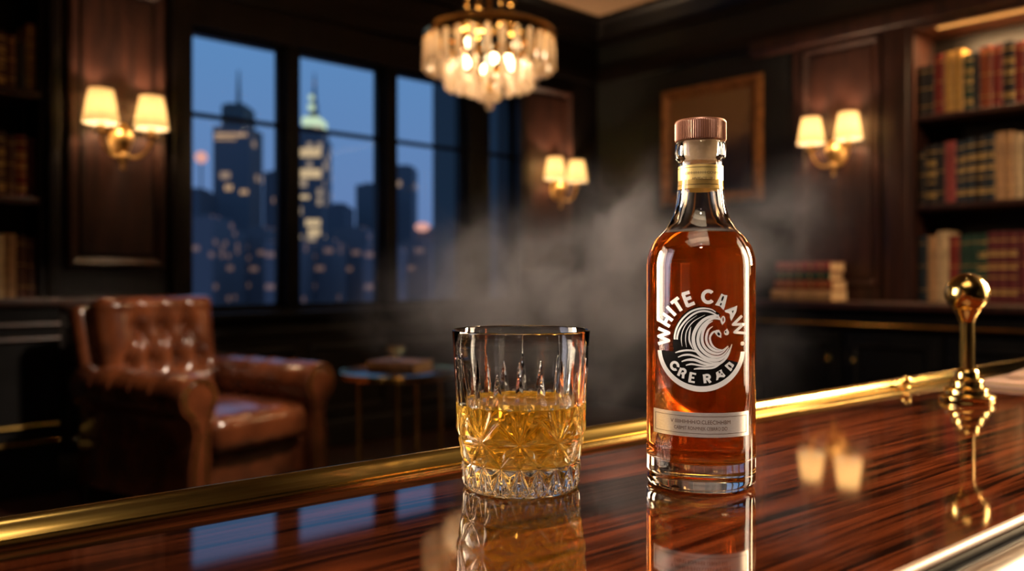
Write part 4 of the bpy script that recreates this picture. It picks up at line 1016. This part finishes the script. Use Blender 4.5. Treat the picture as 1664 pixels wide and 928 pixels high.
# ------------------------------------------------------------------ side table
TY = 4.19; tz = CAMZ-(602-450)/F*TY; tx = (649-832)/F*TY; TR = .30
tb = empty('side_table', (tx, TY, 0)); tag(tb, 'round dark-topped side table with brass rim and slim legs between armchair and tumbler', 'table')
mb = MB(); mb.lathe([(0,tz-.022),(TR-.012,tz-.022),(TR-.010,tz-.001),(TR-.012,tz),(0,tz)], 72); mb.build('tabletop', M['table_top'], tb)
mb = MB(); mb.lathe([(TR-.011,tz-.030),(TR,tz-.028),(TR+.002,tz-.014),(TR,tz+.001),(TR-.006,tz+.003),(TR-.0095,tz)], 72, close=True); mb.build('rim', M['brass'], tb)
for a in (100, 215, 300, 345):
    a = R_(a); mb = MB(); x, y = .22*math.cos(a), .22*math.sin(a); mb.tube([(x,y,0),(x,y,tz-.022)], .011, 12); mb.build('leg', M['brass'], tb)
mb = MB(); mb.lathe([(.20,.10),(.23,.10),(.23,.115),(.20,.115)], 48, close=True); mb.build('foot_ring', M['brass'], tb)
bkc = Vector((tx+.005, TY+.02, tz+.0006))
bx_ = flat_book(.27, .19, .048, 'tan', bkc, R_(-24), 'brown book lying on the side table under the small glass', 'x'); del bx_['group']
cover_mat('tan', C_['tan'])
sg = empty('footed_glass', (tx-.005-.01, TY+.0, tz+.0498)); tag(sg, 'small footed glass with a little whiskey, standing on the book on the side table', 'glass')
mb = MB(); mb.lathe([(0.0,0),(.026,0),(.027,.002),(.010,.006),(.006,.012),(.010,.020),(.030,.032),(.044,.050),(.051,.072),(.054,.098),(.0525,.098),(.049,.072),(.042,.052),(.028,.036),(.0,.030)], 40); mb.build('bowl', M['clear_glass'], sg, ang=60)
mb = MB(); mb.lathe([(0,.0299),(.0283,.0358),(.0423,.0518),(.0475,.066),(0,.066)], 40); mb.build('whiskey', M['whisky_glass'], sg)

# ------------------------------------------------------------------ smoke drifting behind the bar
m = bpy.data.materials.new('drifting_smoke'); m.use_nodes = True; t = m.node_tree; t.nodes.clear()
o = t.nodes.new('ShaderNodeOutputMaterial'); vs = t.nodes.new('ShaderNodeVolumePrincipled'); t.links.new(vs.outputs[0], o.inputs['Volume'])
vs.inputs['Color'].default_value = (.80,.74,.70,1); vs.inputs['Anisotropy'].default_value = .1
tc = t.nodes.new('ShaderNodeTexCoord')
def MN(op, a=None, b=None, c=None):
    n = t.nodes.new('ShaderNodeMath'); n.operation = op
    for i, x in enumerate((a, b, c)):
        if x is None: continue
        if isinstance(x, (int, float)): n.inputs[i].default_value = x
        else: t.links.new(x, n.inputs[i])
    return n.outputs[0]
def blob(cx, cz, rx, rz, rot, pw=1.0):
    mp = t.nodes.new('ShaderNodeMapping'); mp.vector_type = 'TEXTURE'; mp.inputs['Location'].default_value = (cx, 0, cz); mp.inputs['Rotation'].default_value = (0, rot, 0)
    mp.inputs['Scale'].default_value = (rx, .16, rz); t.links.new(warp.outputs[0], mp.inputs[0])
    ln = t.nodes.new('ShaderNodeVectorMath'); ln.operation = 'LENGTH'; t.links.new(mp.outputs[0], ln.inputs[0])
    r = t.nodes.new('ShaderNodeMapRange'); r.interpolation_type = 'SMOOTHSTEP'; r.inputs[1].default_value = 1.0; r.inputs[2].default_value = .15; r.inputs[3].default_value = 0; r.inputs[4].default_value = pw
    t.links.new(ln.outputs['Value'], r.inputs[0]); return r.outputs[0]
nz = t.nodes.new('ShaderNodeTexNoise'); nz.inputs['Scale'].default_value = 6; nz.inputs['Detail'].default_value = 4; nz.inputs['Roughness'].default_value = .55
t.links.new(tc.outputs['Object'], nz.inputs[0])
sub = t.nodes.new('ShaderNodeVectorMath'); sub.operation = 'SUBTRACT'; sub.inputs[1].default_value = (.5,.5,.5); t.links.new(nz.outputs['Color'], sub.inputs[0])
scl = t.nodes.new('ShaderNodeVectorMath'); scl.operation = 'SCALE'; scl.inputs['Scale'].default_value = .20; t.links.new(sub.outputs[0], scl.inputs[0])
warp = t.nodes.new('ShaderNodeVectorMath'); warp.operation = 'ADD'; t.links.new(tc.outputs['Object'], warp.inputs[0]); t.links.new(scl.outputs[0], warp.inputs[1])
SY = 1.40
def sp_(px, py): return ((px-832)/F*SY, CAMZ+(450-py)/F*SY-1.08)
SMD = 5.5
bl = [(1010,440,300,140,-.20,.8),(1010,320,110,80,.1,.6),(1250,380,190,120,-.25,.5),(800,440,330,130,-.30,.5),(960,560,400,170,0,.4)]
tot = None
for (px, py, rx, rz, rot, pw) in bl:
    cx, cz = sp_(px, py); bv = blob(cx, cz, rx/F*SY, rz/F*SY, rot, pw); tot = bv if tot is None else MN('ADD', tot, bv)
n2 = t.nodes.new('ShaderNodeTexNoise'); n2.inputs['Scale'].default_value = 9; n2.inputs['Detail'].default_value = 5; n2.inputs['Distortion'].default_value = .8; t.links.new(warp.outputs[0], n2.inputs[0])
mr = t.nodes.new('ShaderNodeMapRange'); mr.inputs[1].default_value = .38; mr.inputs[2].default_value = .64; mr.inputs[3].default_value = .05; mr.inputs[4].default_value = 1.3; t.links.new(n2.outputs[0], mr.inputs[0])
t.links.new(MN('MULTIPLY', MN('MULTIPLY', tot, mr.outputs[0]), SMD), vs.inputs['Density'])
mb = MB(); x0, _ = sp_(520, 0); x1, _ = sp_(1440, 0); _, z0 = sp_(0, 690); _, z1 = sp_(0, 215)
mb.rbox(((x0+x1)/2, 0, (z0+z1)/2), ((x1-x0)/2, .17, (z1-z0)/2), .05, 2); smo = mb.build('smoke', m, None, (0, SY, 1.08))
tag(smo, 'pale grey smoke drifting behind the tumbler and the bottle', 'smoke', kind='stuff')
